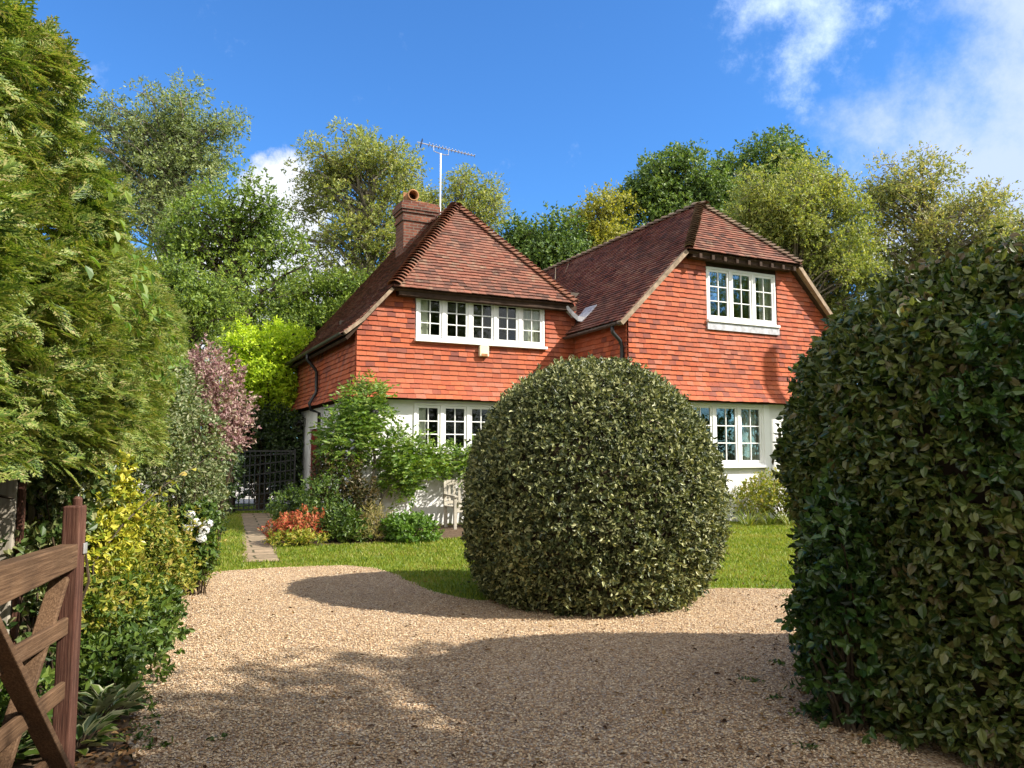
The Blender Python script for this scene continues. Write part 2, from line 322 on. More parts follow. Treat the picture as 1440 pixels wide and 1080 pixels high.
M['path'] = path_mat()
M['lane'] = ground_mat('lane', (0.38, 0.35, 0.3), (0.46, 0.42, 0.37), (0.54, 0.5, 0.45), 2)

# ------------------------------------------------------------------ helpers: numpy foliage
def nrm(a): return a / np.maximum(np.linalg.norm(a, axis=-1, keepdims=True), 1e-9)
def rdir(rng, n): return nrm(rng.normal(size=(n, 3)))
def perp(D):
    ref = np.where(np.abs(D[:, 2:3]) < 0.9, np.array([[0, 0, 1.0]]), np.array([[1.0, 0, 0]]))
    e1 = nrm(np.cross(D, ref)); return e1, np.cross(D, e1)
def leaves_arr(P, D, Nn, L, Wd, shape='leaf', fold=0.25):
    """leaf blades from base points, directions and normals; returns V, F (quads)"""
    n = len(P); S = nrm(np.cross(D, Nn)); Nn = nrm(np.cross(S, D)); L = np.broadcast_to(L, n)[:, None]; Wd = np.broadcast_to(Wd, n)[:, None]
    if shape == 'quad':
        V = np.stack([P, P + D * L * 0.45 + S * Wd * 0.5 + Nn * Wd * fold * 0.5, P + D * L, P + D * L * 0.45 - S * Wd * 0.5 + Nn * Wd * fold * 0.5], 1)
        return V.reshape(-1, 3), np.arange(n * 4).reshape(n, 4)
    up = Nn * Wd * fold * 0.5
    V = np.stack([P, P + D * L * 0.3 + S * Wd * 0.46 + up, P + D * L * 0.68 + S * Wd * 0.38 + up * 0.8, P + D * L - Nn * L * 0.12,
                  P + D * L * 0.68 - S * Wd * 0.38 + up * 0.8, P + D * L * 0.3 - S * Wd * 0.46 + up], 1)
    b = np.arange(n)[:, None] * 6
    F = np.concatenate([b + np.array([[0, 1, 2, 3]]), b + np.array([[0, 3, 4, 5]])], 1).reshape(-1, 4)
    return V.reshape(-1, 3), F
def sprig_arr(P, D, K, slen, L, Wd, spread, rng, rank2=False, lvar=0.42, up=0.0):
    n = len(P); e1, e2 = perp(D); j = np.arange(K)[None, :]
    t = (j + rng.random((n, K))) / K; ang = (j % 2) * math.pi + rng.normal(0, 0.3, (n, K)) if rank2 else j * 2.4 + rng.random((n, 1)) * 6.28 + rng.normal(0, 0.5, (n, K))
    rad = e1[:, None] * np.cos(ang)[..., None] + e2[:, None] * np.sin(ang)[..., None]
    s = spread + rng.normal(0, 0.25, (n, K)); cs, sn = np.cos(s)[..., None], np.sin(s)[..., None]
    Dl = nrm(D[:, None] * cs + rad * sn + np.array([0, 0, up])); Nl = nrm(D[:, None] * sn - rad * cs + rng.normal(0, 0.35, (n, K, 3)))
    sl = np.broadcast_to(slen, n)[:, None, None]
    B = P[:, None] + D[:, None] * t[..., None] * sl
    sz = 1 + rng.uniform(-lvar, lvar, (n * K))
    return B.reshape(-1, 3), Dl.reshape(-1, 3), Nl.reshape(-1, 3), L * sz, Wd * sz
def wob(D, rng, amp, freq=3.0, k=5):
    r = np.zeros(len(D))
    for _ in range(k):
        w = rng.normal(size=3) * freq; r += np.sin(D @ w + rng.random() * 6.28)
    return 1 + amp * r / math.sqrt(k)
def px_ell(px, py, d, rx, ry, rd=None):
    """an ellipsoid given as it shows in the photo, at a true distance"""
    return ((px - 720) / FOC * d, d, EYE + (HOR - py) / FOC * d), (rx * d / FOC, (rd if rd else rx * d / FOC * 0.85), ry * d / FOC)
def ell_points(ells, n, rng, shell=0.75, amp=0.14, zmin=0.02):
    vol = np.array([r[0] * r[1] + r[1] * r[2] + r[0] * r[2] for c, r in ells]); ks = rng.choice(len(ells), n, p=vol / vol.sum())
    P = np.zeros((n, 3)); D = np.zeros((n, 3))
    for k, (c, r) in enumerate(ells):
        q = np.where(ks == k)[0]
        if not len(q): continue
        d = rdir(rng, len(q)); rr = (shell + (1 - shell) * rng.random(len(q)) ** 0.6) * wob(d, np.random.default_rng(77 + k), amp)
        P[q] = np.array(c) + d * rr[:, None] * np.array(r); D[q] = nrm(d / np.array(r))
    ok = P[:, 2] > zmin
    return P[ok], D[ok]
def stems_mb(base, tips, r0, rng, sides=5):
    b = MB()
    for t in tips:
        a = Vector(base) + Vector((rng.normal(0, 0.06), rng.normal(0, 0.06), -0.05)); t = Vector(t)
        mid = a.lerp(t, 0.5) + Vector((rng.normal(0, 0.07), rng.normal(0, 0.07), 0.08 * (t - a).length)); b.tube([a, mid, t], [r0, r0 * 0.7, r0 * 0.25], sides)
    return b
def bush(name, label, cat, ells, mat, n, L, Wd, K=6, slen=None, spread=0.9, shell=0.6, amp=0.16, seed=1, shape='quad', group=None, rank2=False, up=0.15, outw=0.8, stem=True, stem_r=0.012, extra=None, fold=0.25, zmin=0.03):
    rng = np.random.default_rng(seed); c0, r0 = ells[0]
    base = (np.mean([c[0] for c, r in ells]), np.mean([c[1] for c, r in ells]), 0)
    root = empty(name, base); tag(root, label, cat, group)
    P, D = ell_points(ells, n, rng, shell, amp, zmin)
    D = nrm(D * outw + rng.normal(0, 0.5, D.shape) + np.array([0, 0, up * 2]))
    slen = slen or L * 1.6
    a = sprig_arr(P, D, K, slen * rng.uniform(0.6, 1.3, len(P)), L, Wd, spread, rng, rank2)
    V, F = leaves_arr(*a, shape=shape, fold=fold)
    arr_mesh('foliage', V - np.array(base), F, mat, root)
    if stem:
        q = rng.choice(len(P), min(26, len(P)), replace=False)
        b = stems_mb((0, 0, 0), (P[q] - np.array(base)) * 1.0, stem_r, rng)
        b.build('stem', M['twig'], root)
    if extra: extra(root, P - np.array(base), D, rng)
    return root
def tree(name, label, base, top, ells, mat, bark, nclump=60, per=26, clump_r=1.0, L=0.16, Wd=0.09, K=6, tr=0.2, seed=1, group=None, flat=0.75, droop=0.0, shell=0.25, lean=(0, 0), split=0.35, up=0.1, amp=0.2, cat='tree', spread=0.9):
    rng = np.random.default_rng(seed); base = np.array(base, float)
    root = empty(name, base); tag(root, label, cat, group)
    nclump, clump_r, per = int(nclump * 1.7), clump_r * 0.72, per * 0.62      # many tight leaf masses with gaps between
    # trunk
    n = 9; H = top - base[2]; tp = np.zeros((n, 3)); s = np.linspace(0, 1, n)
    tp[:, 2] = s * H * 0.9; tp[:, 0] = lean[0] * s ** 1.5 + np.cumsum(rng.normal(0, 0.02 * H / 8, n)); tp[:, 1] = lean[1] * s ** 1.5 + np.cumsum(rng.normal(0, 0.02 * H / 8, n))
    tb = MB(); tb.tube([tuple(p) for p in tp], [tr * (1 - 0.88 * x) ** 0.9 + 0.01 for x in s], 8)
    P, D = ell_points(ells, nclump, rng, shell, amp, 0.3); P = P - base
    clumps = []
    for p in P:
        rho = math.hypot(p[0] - tp[-1, 0], p[1] - tp[-1, 1]); az = max(H * 0.15, min(p[2] - rho * split - 0.2 - rng.random() * 0.12 * H, H * 0.88)); k = az / (H * 0.9) * (n - 1); i = min(int(k), n - 2)
        a = tp[i] + (tp[i + 1] - tp[i]) * (k - i); ln = np.linalg.norm(p - a)
        m1 = a + (p - a) * 0.35 + np.array([0, 0, 0.10 * ln]) + rng.normal(0, 0.05 * ln, 3); m2 = a + (p - a) * 0.7 + np.array([0, 0, 0.10 * ln]) + rng.normal(0, 0.05 * ln, 3)
        r = min(tr * 0.5, 0.018 + 0.016 * ln)
        tb.tube([tuple(a), tuple(m1), tuple(m2), tuple(p)], [r, r * 0.72, r * 0.45, r * 0.18], 5, False)
        for _ in range(4):
            e = p + rdir(rng, 1)[0] * clump_r * 0.9 * np.array([1, 1, 0.8]); st = m2 if rng.random() < 0.5 else p
            tb.tube([tuple(st), tuple((st + e) / 2 + rng.normal(0, 0.06, 3)), tuple(e)], [r * 0.3, r * 0.2, 0.006], 4, False)
    tb.build('trunk', bark, root)
    m = len(P); sz = rng.uniform(0.6, 1.3, m)
    L, Wd, per = L * 0.78, Wd * 0.8, per * 1.75          # many small leaves
    idx = np.repeat(np.arange(m), (per * sz ** 1.5).astype(int) + 1)
    d = rdir(rng, len(idx)); rr = rng.random(len(idx)) ** 0.45
    Q = P[idx] + d * (rr * clump_r * sz[idx])[:, None] * np.array([1, 1, flat])
    Q[:, 2] -= droop * rr * rng.random(len(idx)) * clump_r
    G = nrm(d * 0.6 + rng.normal(0, 0.5, d.shape) + np.array([0, 0, up - droop]))
    a = sprig_arr(Q, G, K, L * 2.2, L, Wd, spread, rng)
    V, F = leaves_arr(*a, shape='quad', fold=0.2)
    arr_mesh('crown', V, F, mat, root)
    return root
def straps(root, n, L, w, mat, seed, rad=0.15, name='leaf_blade', arch=0.9):
    rng = np.random.default_rng(seed); az = rng.random(n) * 6.28; ln = L * rng.uniform(0.6, 1.15, n); br = rad * rng.random(n) ** 0.5
    h = np.stack([np.cos(az), np.sin(az), 0 * az], 1); s = np.stack([-np.sin(az), np.cos(az), 0 * az], 1); B = h * br[:, None]; tilt = rng.uniform(0.15, 0.6, n); V = []
    segs = 6
    for k in range(segs):
        t = k / (segs - 1); th = tilt + arch * t * 1.3; 
        if k: B = B + (h * np.sin(th)[:, None] + np.array([0, 0, 1]) * np.cos(th)[:, None]) * (ln / (segs - 1))[:, None]
        ww = w * (1 - t ** 2.2) * 0.5 + 0.0006; V += [B + s * ww, B - s * ww]
    V = np.stack(V, 1); b = np.arange(n)[:, None] * 2 * segs
    F = np.concatenate([b + np.array([[2 * k, 2 * k + 1, 2 * k + 3, 2 * k + 2]]) for k in range(segs - 1)], 1).reshape(-1, 4)
    return arr_mesh(name, V.reshape(-1, 3), F, mat, root)
def at(px, d, z=0.0): return ((px - 720) / FOC * d, d, z)

# ------------------------------------------------------------------ the setting
def sheet(name, poly, z, mat, rough=0.0, seed=1, step=0.25):
    """a flat sheet; its edge is broken up a little so it does not read as ruled"""
    rng = random.Random(seed); pts = []
    for i in range(len(poly)):
        a, b = Vector(poly[i]), Vector(poly[(i + 1) % len(poly)]); n = max(1, int((b - a).length / step)) if rough else 1
        for k in range(n):
            p = a.lerp(b, k / n); pts.append((p.x + rng.uniform(-rough, rough), p.y + rng.uniform(-rough, rough), z))
    me = bpy.data.meshes.new(name); me.from_pydata(pts, [], [tuple(range(len(pts)))]); me.update()
    o = link(name, me, mat); o['kind'] = 'structure'; return o
sheet('ground', [(-600, -200), (600, -200), (600, 900), (-600, 900)], -0.012, M['earth'])
LAWN = [(-4.9, 9.0), (1.2, 7.6), (2.2, 8.2), (9, 8.6), (13, 17.5), (6.5, 19), (-0.6, 17.6), (-3.0, 16.2), (-7.2, 24), (-9, 22), (-5.3, 11)]
sheet('lawn', LAWN, 0.0, M['lawn'])
DRIVE = [(-1.3, -2), (3.4, -2), (3.0, 3.0), (2.6, 5.5), (3.6, 8.2), (4.4, 8.75), (3.2, 8.8), (2.3, 8.85), (0.9, 8.6), (-0.35, 8.1), (-0.62, 8.35), (-1.0, 8.9), (-1.4, 9.75), (-1.75, 10.35), (-2.2, 10.62), (-2.9, 10.5), (-3.85, 10.0), (-4.1, 9.2), (-3.5, 7.4), (-2.65, 5.5), (-1.8, 3.9)]
sheet('gravel_drive', DRIVE, 0.006, M['gravel'], 0.05, 3)
sheet('flower_bed', [(-4.35, 12.9), (-3.2, 12.85), (-2.2, 13.25), (-1.2, 13.8), (-0.3, 14.6), (0.6, 16.2), (0.2, 17.2), (-3.0, 15.7), (-6.0, 22), (-6.2, 20), (-4.9, 16)], 0.004, M['soil'], 0.05, 5)
sheet('border_soil', [(-1.5, 0.5), (-1.75, 3.7), (-2.05, 4.4), (-2.85, 5.9), (-3.45, 7.4), (-4.0, 9.2), (-4.3, 10.6), (-5.3, 13.5), (-7.5, 18), (-9, 17), (-5.2, 7), (-3.4, 1)], 0.01, M['soil'], 0.06, 6)
sheet('stone_path', [(-3.7, 10.95), (-3.18, 11.0), (-3.55, 12.0), (-4.3, 14.3), (-5.95, 19.7), (-6.75, 19.7), (-4.75, 14.0)], 0.008, M['path'], 0.02, 7)
sheet('lane', [(-16, 23.5), (-4, 23.5), (-6, 40), (-24, 40)], 0.002, M['lane'])

def inpoly(P, poly):
    x, y = P[:, 0], P[:, 1]; c = np.zeros(len(P), bool); n = len(poly)
    for i in range(n):
        x1, y1 = poly[i]; x2, y2 = poly[i - 1]
        c ^= ((y1 > y) != (y2 > y)) & (x < (x2 - x1) * (y - y1) / (y2 - y1 + 1e-12) + x1)
    return c
def grass():
    rng = np.random.default_rng(4); n = 330000
    P = np.stack([rng.uniform(-9, 9, n), rng.uniform(7.2, 22, n), np.zeros(n)], 1)
    keep = inpoly(P, LAWN) & ~inpoly(P, [(-4.3, 12.95), (-3.2, 12.9), (-2.2, 13.3), (-1.2, 13.85), (-0.3, 14.6), (0.6, 16.2), (0.2, 17.2), (-3.0, 15.7), (-6.0, 22)]) & ~inpoly(P, [(-3.66, 11.0), (-3.22, 11.05), (-3.6, 12.0), (-4.35, 14.3), (-5.95, 19.7), (-6.75, 19.7), (-4.7, 14.0)])
    jit = P + rng.normal(0, 0.035, P.shape); keep &= ~inpoly(jit, DRIVE)
    keep &= rng.random(n) < np.clip(1.5 - (P[:, 1] - 8) / 14, 0.35, 1)
    P = P[keep]; n = len(P); az = rng.random(n) * 6.28; h = rng.uniform(0.02, 0.05, n); w = rng.uniform(0.004, 0.008, n) * (1 + (P[:, 1] - 8) / 10)
    s = np.stack([np.cos(az), np.sin(az), 0 * az], 1) * w[:, None]; ln = rng.normal(0, 0.4, (n, 3)); ln[:, 2] = 1; T = P + ln * h[:, None]
    V = np.stack([P - s, P + s, T], 1).reshape(-1, 3)
    o = arr_mesh('grass', V, np.arange(n * 3).reshape(n, 3), leaf_mat('grass_blade', [(0.075, 0.13, 0.012), (0.14, 0.20, 0.016), (0.20, 0.25, 0.022), (0.26, 0.28, 0.04), (0.27, 0.24, 0.07)], 0.5, 0.3, 0.35, 0.75, 1.3))
    tag(o, 'short mown bright green grass of the lawn', 'grass', kind='stuff')
def pebbles():
    rng = np.random.default_rng(8); n = 115000; d = 3.4 + (rng.random(n) ** 1.25) * 7.2
    P = np.stack([rng.uniform(-0.62, 0.5, n) * d, d, np.full(n, 0.008)], 1); P = P[inpoly(P, [(x * 1.0, y) for x, y in DRIVE])]; n = len(P)
    o8 = np.array([(1, 0, 0), (0, 1, 0), (-1, 0, 0), (0, -1, 0), (0, 0, 1), (0, 0, -0.5)], float)
    T = np.array([(0, 1, 4), (1, 2, 4), (2, 3, 4), (3, 0, 4)])
    r = rng.uniform(0.004, 0.010, n)[:, None, None] * rng.uniform(0.7, 1.3, (n, 6, 3)) * np.array([1, 1, 0.75]); az = rng.random(n) * 6.28; c, s = np.cos(az)[:, None], np.sin(az)[:, None]
    v = o8[None] * r; v = np.stack([v[..., 0] * c - v[..., 1] * s, v[..., 0] * s + v[..., 1] * c, v[..., 2]], -1) + P[:, None] + np.array([0, 0, 0.002])
    F = (np.arange(n)[:, None, None] * 6 + T[None]).reshape(-1, 3)
    o = arr_mesh('gravel_stones', v.reshape(-1, 3), F, M['stone']); tag(o, 'loose tan gravel stones covering the drive', 'gravel', kind='stuff')
    n = 1700; d = 3.5 + rng.random(n) ** 1.8 * 6.5; e = rng.random(n) * 0.9; P = np.stack([np.where(e < 0.5, -0.46 - 0.09 * rng.random(n), np.where(e < 0.65, 0.36 + 0.06 * rng.normal(size=n), rng.uniform(-0.5, 0.4, n))) * d, d, np.full(n, 0.022)], 1)
    D = rdir(rng, n) * np.array([1, 1, 0.25]); Nn = nrm(rng.normal(0, 0.35, (n, 3)) + np.array([0, 0, 1]))
    V, F = leaves_arr(P, nrm(D), Nn, rng.uniform(0.02, 0.05, n), rng.uniform(0.012, 0.028, n), 'leaf', 0.4)
    o = arr_mesh('fallen_leaves', V, F, leaf_mat('dead_leaf', [(0.05, 0.025, 0.012), (0.12, 0.06, 0.025), (0.2, 0.11, 0.045), (0.26, 0.16, 0.06)], 0.7, 0.2, 0.1)); tag(o, 'dry brown leaves fallen along the edges of the drive', 'fallen leaves', kind='stuff')
grass(); pebbles()

# ------------------------------------------------------------------ the house (u along the front, v into the depth, z up)
TH = math.atan(535 / 1100)
HO = Vector(((500 - 720) / FOC * 15.7, 15.7, 0))
house = empty('brick_house', HO, TH)
tag(house, 'cottage with orange tile-hung upper walls, white ground floor and brown tiled roofs', 'house')
def hw(u_, v_, z=0.0):
    return (HO.x + u_ * math.cos(TH) - v_ * math.sin(TH), HO.y + u_ * math.sin(TH) + v_ * math.cos(TH), z)
def tiles(name, O, ex, ey, poly, mat, parent, gauge=0.106, tw=0.19, th=0.013, seed=1, bulge=None, holes=(), jit=0.0065, gap=0.003, lift=1.35, sag=0.012):
    """overlapping clay tiles, every one a thin slab, laid in courses over a polygon (a, b) of the plane O + a*ex + b*ey"""
    rng = random.Random(seed); O = np.array(O, float); ex = np.array(ex, float); ey = np.array(ey, float); nn = np.cross(ex, ey)
    b0 = min(p[1] for p in poly); b1 = max(p[1] for p in poly); V = []; F = []; row = 0; b = b0
    ph = [rng.random() * 6.28 for _ in range(4)]
    def span(bb):
        xs = []
        for i in range(len(poly)):
            (a0, c0), (a1, c1) = poly[i], poly[i - 1]
            if (c0 - bb) * (c1 - bb) <= 0 and abs(c0 - c1) > 1e-9: xs.append(a0 + (a1 - a0) * (bb - c0) / (c1 - c0))
        return (min(xs), max(xs)) if len(xs) >= 2 else None
    bg = bulge or (lambda q: 0.0)
    while b < b1 - 0.02:
        lo, hi = span(b + 0.012), span(min(b + gauge * 0.9, b1 - 1e-4))
        if lo and hi:
            a = lo[0] - (tw * 0.5 if row % 2 else 0.0) - rng.random() * 0.02
            while a < lo[1]:
                w = tw * rng.uniform(0.9, 1.1); a2 = a + w - gap
                l0, l1 = max(a, lo[0]), min(a2, lo[1]); h0, h1 = max(a, min(hi[0], a2)), min(a2, max(hi[1], a))
                ok = l1 - l0 > 0.012
                segs = [(l0, l1, h0, h1)]
                for (p0, p1, q0, q1) in holes:
                    if q0 < b + gauge * 0.55 < q1 and segs:
                        s = segs[0]
                        if s[0] >= p0 and s[1] <= p1: segs = []
                        elif s[0] < p0 < s[1]: segs = [(s[0], p0, min(s[2], p0), p0)]
                        elif s[0] < p1 < s[1]: segs = [(p1, s[1], p1, max(s[3], p1))]
                if ok:
                    for (l0, l1, h0, h1) in segs:
                        wav = sag * math.sin(l0 * 1.3 + ph[0] + row * 0.25) * 0.4 + 0.25 * sag * math.sin(l0 * 4.1 + ph[1] + row)
                        t0, t1 = rng.uniform(-jit, jit) + wav, rng.uniform(-jit, jit) + wav; out = rng.uniform(-0.0025, 0.0025)
                        base = len(V); top = b + gauge * 1.35
                        for (aa, bb, n0, n1) in ((l0, b + t0, th * 1.35 * lift + out, th * 2.5 * lift + out), (l1, b + t1, th * 1.35 * lift - out, th * 2.5 * lift - out), (h1, top, 0.0, th), (h0, top, 0.0, th)):
                            for nv in (n0, n1): V.append(O + ex * aa + ey * bb + nn * (nv + bg(bb)))
                        F += [(base + 1, base + 3, base + 5, base + 7), (base, base + 2, base + 3, base + 1), (base + 2, base + 4, base + 5, base + 3), (base + 6, base, base + 1, base + 7)]
                a += w
        b += gauge; row += 1
    return arr_mesh(name, np.array(V), np.array(F), mat, parent)
UF = lambda v0: (lambda a, b, d: (a, v0 + d, b))            # a plane facing the front
SF = lambda u0: (lambda a, b, d: (u0 + d, -a, b))           # a plane facing left
fl = lambda z: 0.16 * max(0.0, (3.12 - z) / 0.5) ** 1.6      # the tile hanging kicks out at its foot
ZT = 2.62
def flare_left(u0): return [(u0 - fl(ZT + 0.05 * k), ZT + 0.05 * k) for k in range(0, 11)]
# --- openings
WIN = dict(a=(1.24, 4.30, 3.87, 4.84), b=(1.24, 4.30, 1.50, 2.55), c=(7.2, 9.22, 4.40, 5.60), d=(6.66, 8.80, 1.22, 2.58))
# --- masonry and backing walls
wl = MB()
T = 0.22
def cells(b, fn, u0, u1, z0, z1, hole, d0, d1):
    h0, h1, k0, k1 = hole
    for p in ([(u0, z0), (h0, z0), (h0, z1), (u0, z1)], [(h1, z0), (u1, z0), (u1, z1), (h1, z1)], [(h0, z0), (h1, z0), (h1, k0), (h0, k0)], [(h0, k1), (h1, k1), (h1, z1), (h0, z1)]): b.prism(p, fn, d0, d1)
cells(wl, UF(0.06), 0.06, 5.12, 0, 2.6, WIN['b'], 0, T)
cells(wl, UF(-2.06), 5.16, 11.3, 0, 2.6, WIN['d'], 0, T)
wl.prism([(-6.0, 0), (-4.72, 0), (-4.72, 2.6), (-6.0, 2.6)], SF(0.06), 0, T)
wl.prism([(-4.72, 2.1), (-3.84, 2.1), (-3.84, 2.6), (-4.72, 2.6)], SF(0.06), 0, T)
wl.prism([(-3.84, 0), (-2.75, 0), (-2.75, 2.6), (-3.84, 2.6)], SF(0.06), 0, T)
wl.prism([(-2.75, 0), (-2.05, 0), (-2.05, 1.3), (-2.75, 1.3)], SF(0.06), 0, T)
wl.prism([(-2.75, 2.35), (-2.05, 2.35), (-2.05, 2.6), (-2.75, 2.6)], SF(0.06), 0, T)
wl.prism([(-2.05, 0), (-0.062 - T, 0), (-0.062 - T, 2.6), (-2.05, 2.6)], SF(0.06), 0, T)
wl.prism([(-0.05, 0), (2.055, 0), (2.055, 2.6), (-0.05, 2.6)], SF(5.165), 0, T)
wl.box(0.06, 5.5, 6.0, 6.2, 0, 2.6); wl.box(11.1, 11.3, -1.8, 9.0, 0, 2.6)
wl.build('wall', M['white_wall'], house)
ub = MB()
def upper(fn, polys, d0, d1):
    for p in polys: ub.prism(p, fn, d0, d1)
a = WIN['a']; c = WIN['c']
upper(UF(0.02), [[(0.03, 2.6), (a[0], 2.6), (a[0], 4.92), (0.70, 4.92), (0.03, 4.1)], [(a[0], 2.6), (a[1], 2.6), (a[1], a[2]), (a[0], a[2])], [(a[0], a[3]), (a[1], a[3]), (a[1], 5.0), (a[0], 5.0)], [(a[1], 2.6), (5.12, 2.6), (5.12, 4.95), (a[1], 4.95)]], 0, 0.2)
upper(UF(-2.1), [[(5.16, 2.6), (c[0], 2.6), (c[0], 5.9), (6.7, 5.88), (5.16, 4.35)], [(c[0], 2.6), (c[1], 2.6), (c[1], c[2]), (c[0], c[2])], [(c[0], c[3]), (c[1], c[3]), (c[1], 5.95), (c[0], 5.95)], [(c[1], 2.6), (11.3, 2.6), (11.3, 4.2), (9.56, 5.86), (c[1], 5.9)]], 0, 0.2)
upper(SF(0.02), [[(-6.2, 2.6), (-0.24, 2.6), (-0.24, 4.1), (-6.2, 4.1)]], 0.02, 0.2)
upper(SF(5.14), [[(0.0, 2.6), (2.08, 2.6), (2.08, 4.38), (0.0, 4.38)]], 0.02, 0.2)
upper(UF(6.2), [[(0.05, 2.6), (5.3, 2.6), (5.3, 4.6), (2.87, 7.35), (0.05, 4.1)]], 0, 0.2)
upper(UF(9.2), [[(5.3, 2.6), (11.2, 2.6), (11.2, 4.2), (8.1, 7.3), (5.3, 4.4)]], 0, 0.2)
ub.box(11.1, 11.3, -1.88, 9.2, 2.6, 4.25)
ub.build('upper_wall', M['timber_dark'], house)
fl_b = MB(); fl_b.box(0.28, 5.1, 0.3, 6.0, 2.56, 2.66); fl_b.box(5.4, 11.1, -1.84, 9.0, 2.56, 2.66); fl_b.box(0.28, 5.1, 2.6, 2.7, 0, 4.6); fl_b.box(5.5, 11.1, 1.6, 1.7, 0, 5.6); fl_b.box(0.28, 11.1, 0.3, 9.0, 0.01, 0.05); fl_b.box(5.4, 11.1, -1.83, 0.3, 0.01, 0.05)
fl_b.build('interior', M['room'], house)
# --- tile hanging
tiles('tile_hanging', (0, 0, 0), (1, 0, 0), (0, 0, 1), flare_left(-0.01) + [(-0.01, 4.06), (0.71, 4.94), (5.11, 4.94), (5.11, ZT)], M['wall_tile'], house, seed=2, bulge=fl, holes=[(a[0] - 0.02, a[1] + 0.02, a[2] - 0.02, 9)], tw=0.2)
tiles('tile_hanging', (0, 0, 0), (0, -1, 0), (0, 0, 1), [(-6.2, ZT), (-6.2, 4.1)] + [(-0.01, 4.1)] + [(x + 0.02 + 2 * (-0.01 - x), z) for x, z in reversed(flare_left(-0.01))], M['wall_tile'], house, seed=3, bulge=fl, tw=0.2)
tiles('tile_hanging', (5.12, 0, 0), (0, -1, 0), (0, 0, 1), [(0.0, ZT), (0.0, 4.36), (2.12, 4.36)] + [(2.12 + fl(z), z) for z in (3.12, 3.0, 2.9, 2.8, 2.7, ZT)], M['wall_tile'], house, seed=4, bulge=fl, tw=0.2)
tiles('tile_hanging', (0, -2.12, 0), (1, 0, 0), (0, 0, 1), [(x, z) for x, z in flare_left(5.12)] + [(5.12, 4.36), (6.68, 5.9), (9.6, 5.9), (11.3, 4.2), (11.3, ZT)], M['wall_tile'], house, seed=5, bulge=fl, holes=[(c[0] - 0.02, c[1] + 0.02, 4.2, 9)], tw=0.18)
# --- roofs
S1 = 1.176; D1 = math.hypot(1, S1)          # left wing, side slopes
A1 = (2.87, 1.89, 7.5)
SH = 1.19; DH = math.hypot(1, SH)
def roof_left():
    e0 = 0.0
    # front half hip
    tiles('roof', (0, -0.32, 4.87), (1, 0, 0), (0, 1 / DH, SH / DH), [(0.64, 0), (4.98, 0), (2.89, 2.21 * DH), (2.85, 2.21 * DH)], M['roof_tile'], house, gauge=0.105, tw=0.17, seed=11, sag=0.03, jit=0.006)
    flz = lambda b: 0.10 * max(0.0, (0.85 - b) / 0.85) ** 2
    Ls = (2.87 + 0.28) * D1
    # left slope, v from -0.15 back to 7.2; b runs up the slope from u = -0.28
    k = lambda u_: (u_ + 0.28) * D1
    tiles('roof', (-0.28, 0, 7.5 - S1 * (2.87 + 0.28)), (0, -1, 0), (1 / D1, 0, S1 / D1), [(-7.2, 0), (-7.2, Ls), (-1.89, Ls), (0.32, k(0.64)), (0.12, k(0.6)), (0.12, 0)], M['roof_dark'], house, gauge=0.105, tw=0.17, seed=12, bulge=flz)
    # right slope down to the valley
    Lr = (5.33 - 2.87) * D1
    tiles('roof', (5.33, 0, 7.5 - S1 * (5.33 - 2.87)), (0, 1, 0), (-1 / D1, 0, S1 / D1), [(-0.05, 0.36 * D1), (1.89, Lr), (7.2, Lr), (7.2, 0), (0.2, 0)], M['roof_dark'], house, gauge=0.105, tw=0.17, seed=13)
    dk = MB()
    dk.prism([(0.68, 0), (4.94, 0), (2.87, 2.19 * DH)], lambda p, q, d: (p, -0.30 + q / DH + d * SH / DH, 4.87 + q * SH / DH - d / DH), 0.012, 0.09)
    dk.prism([(-7.15, 0.02), (-7.15, Ls - .03), (-1.93, Ls - .03), (0.26, k(0.66)), (0.08, 0.02)], lambda p, q, d: (-0.28 + q / D1 + d * S1 / D1, -p, 7.5 - S1 * 3.15 + q * S1 / D1 - d / D1), 0.006, 0.07)
    dk.prism([(0.0, 0.40 * D1), (1.93, Lr - .03), (7.15, Lr - .03), (7.15, 0)], lambda p, q, d: (5.33 - q / D1 - d * S1 / D1, p, 7.5 - S1 * 2.46 + q * S1 / D1 - d / D1), 0.01, 0.08)
    dk.build('roof_deck', M['timber_dark'], house)
roof_left()
A2 = (8.11, -0.88, 7.46); S2 = (7.46 - 5.84) / (8.11 - 6.5); D2 = math.hypot(1, S2); SH2 = (7.46 - 5.84) / (2.42 - 0.88); DH2 = math.hypot(1, SH2)
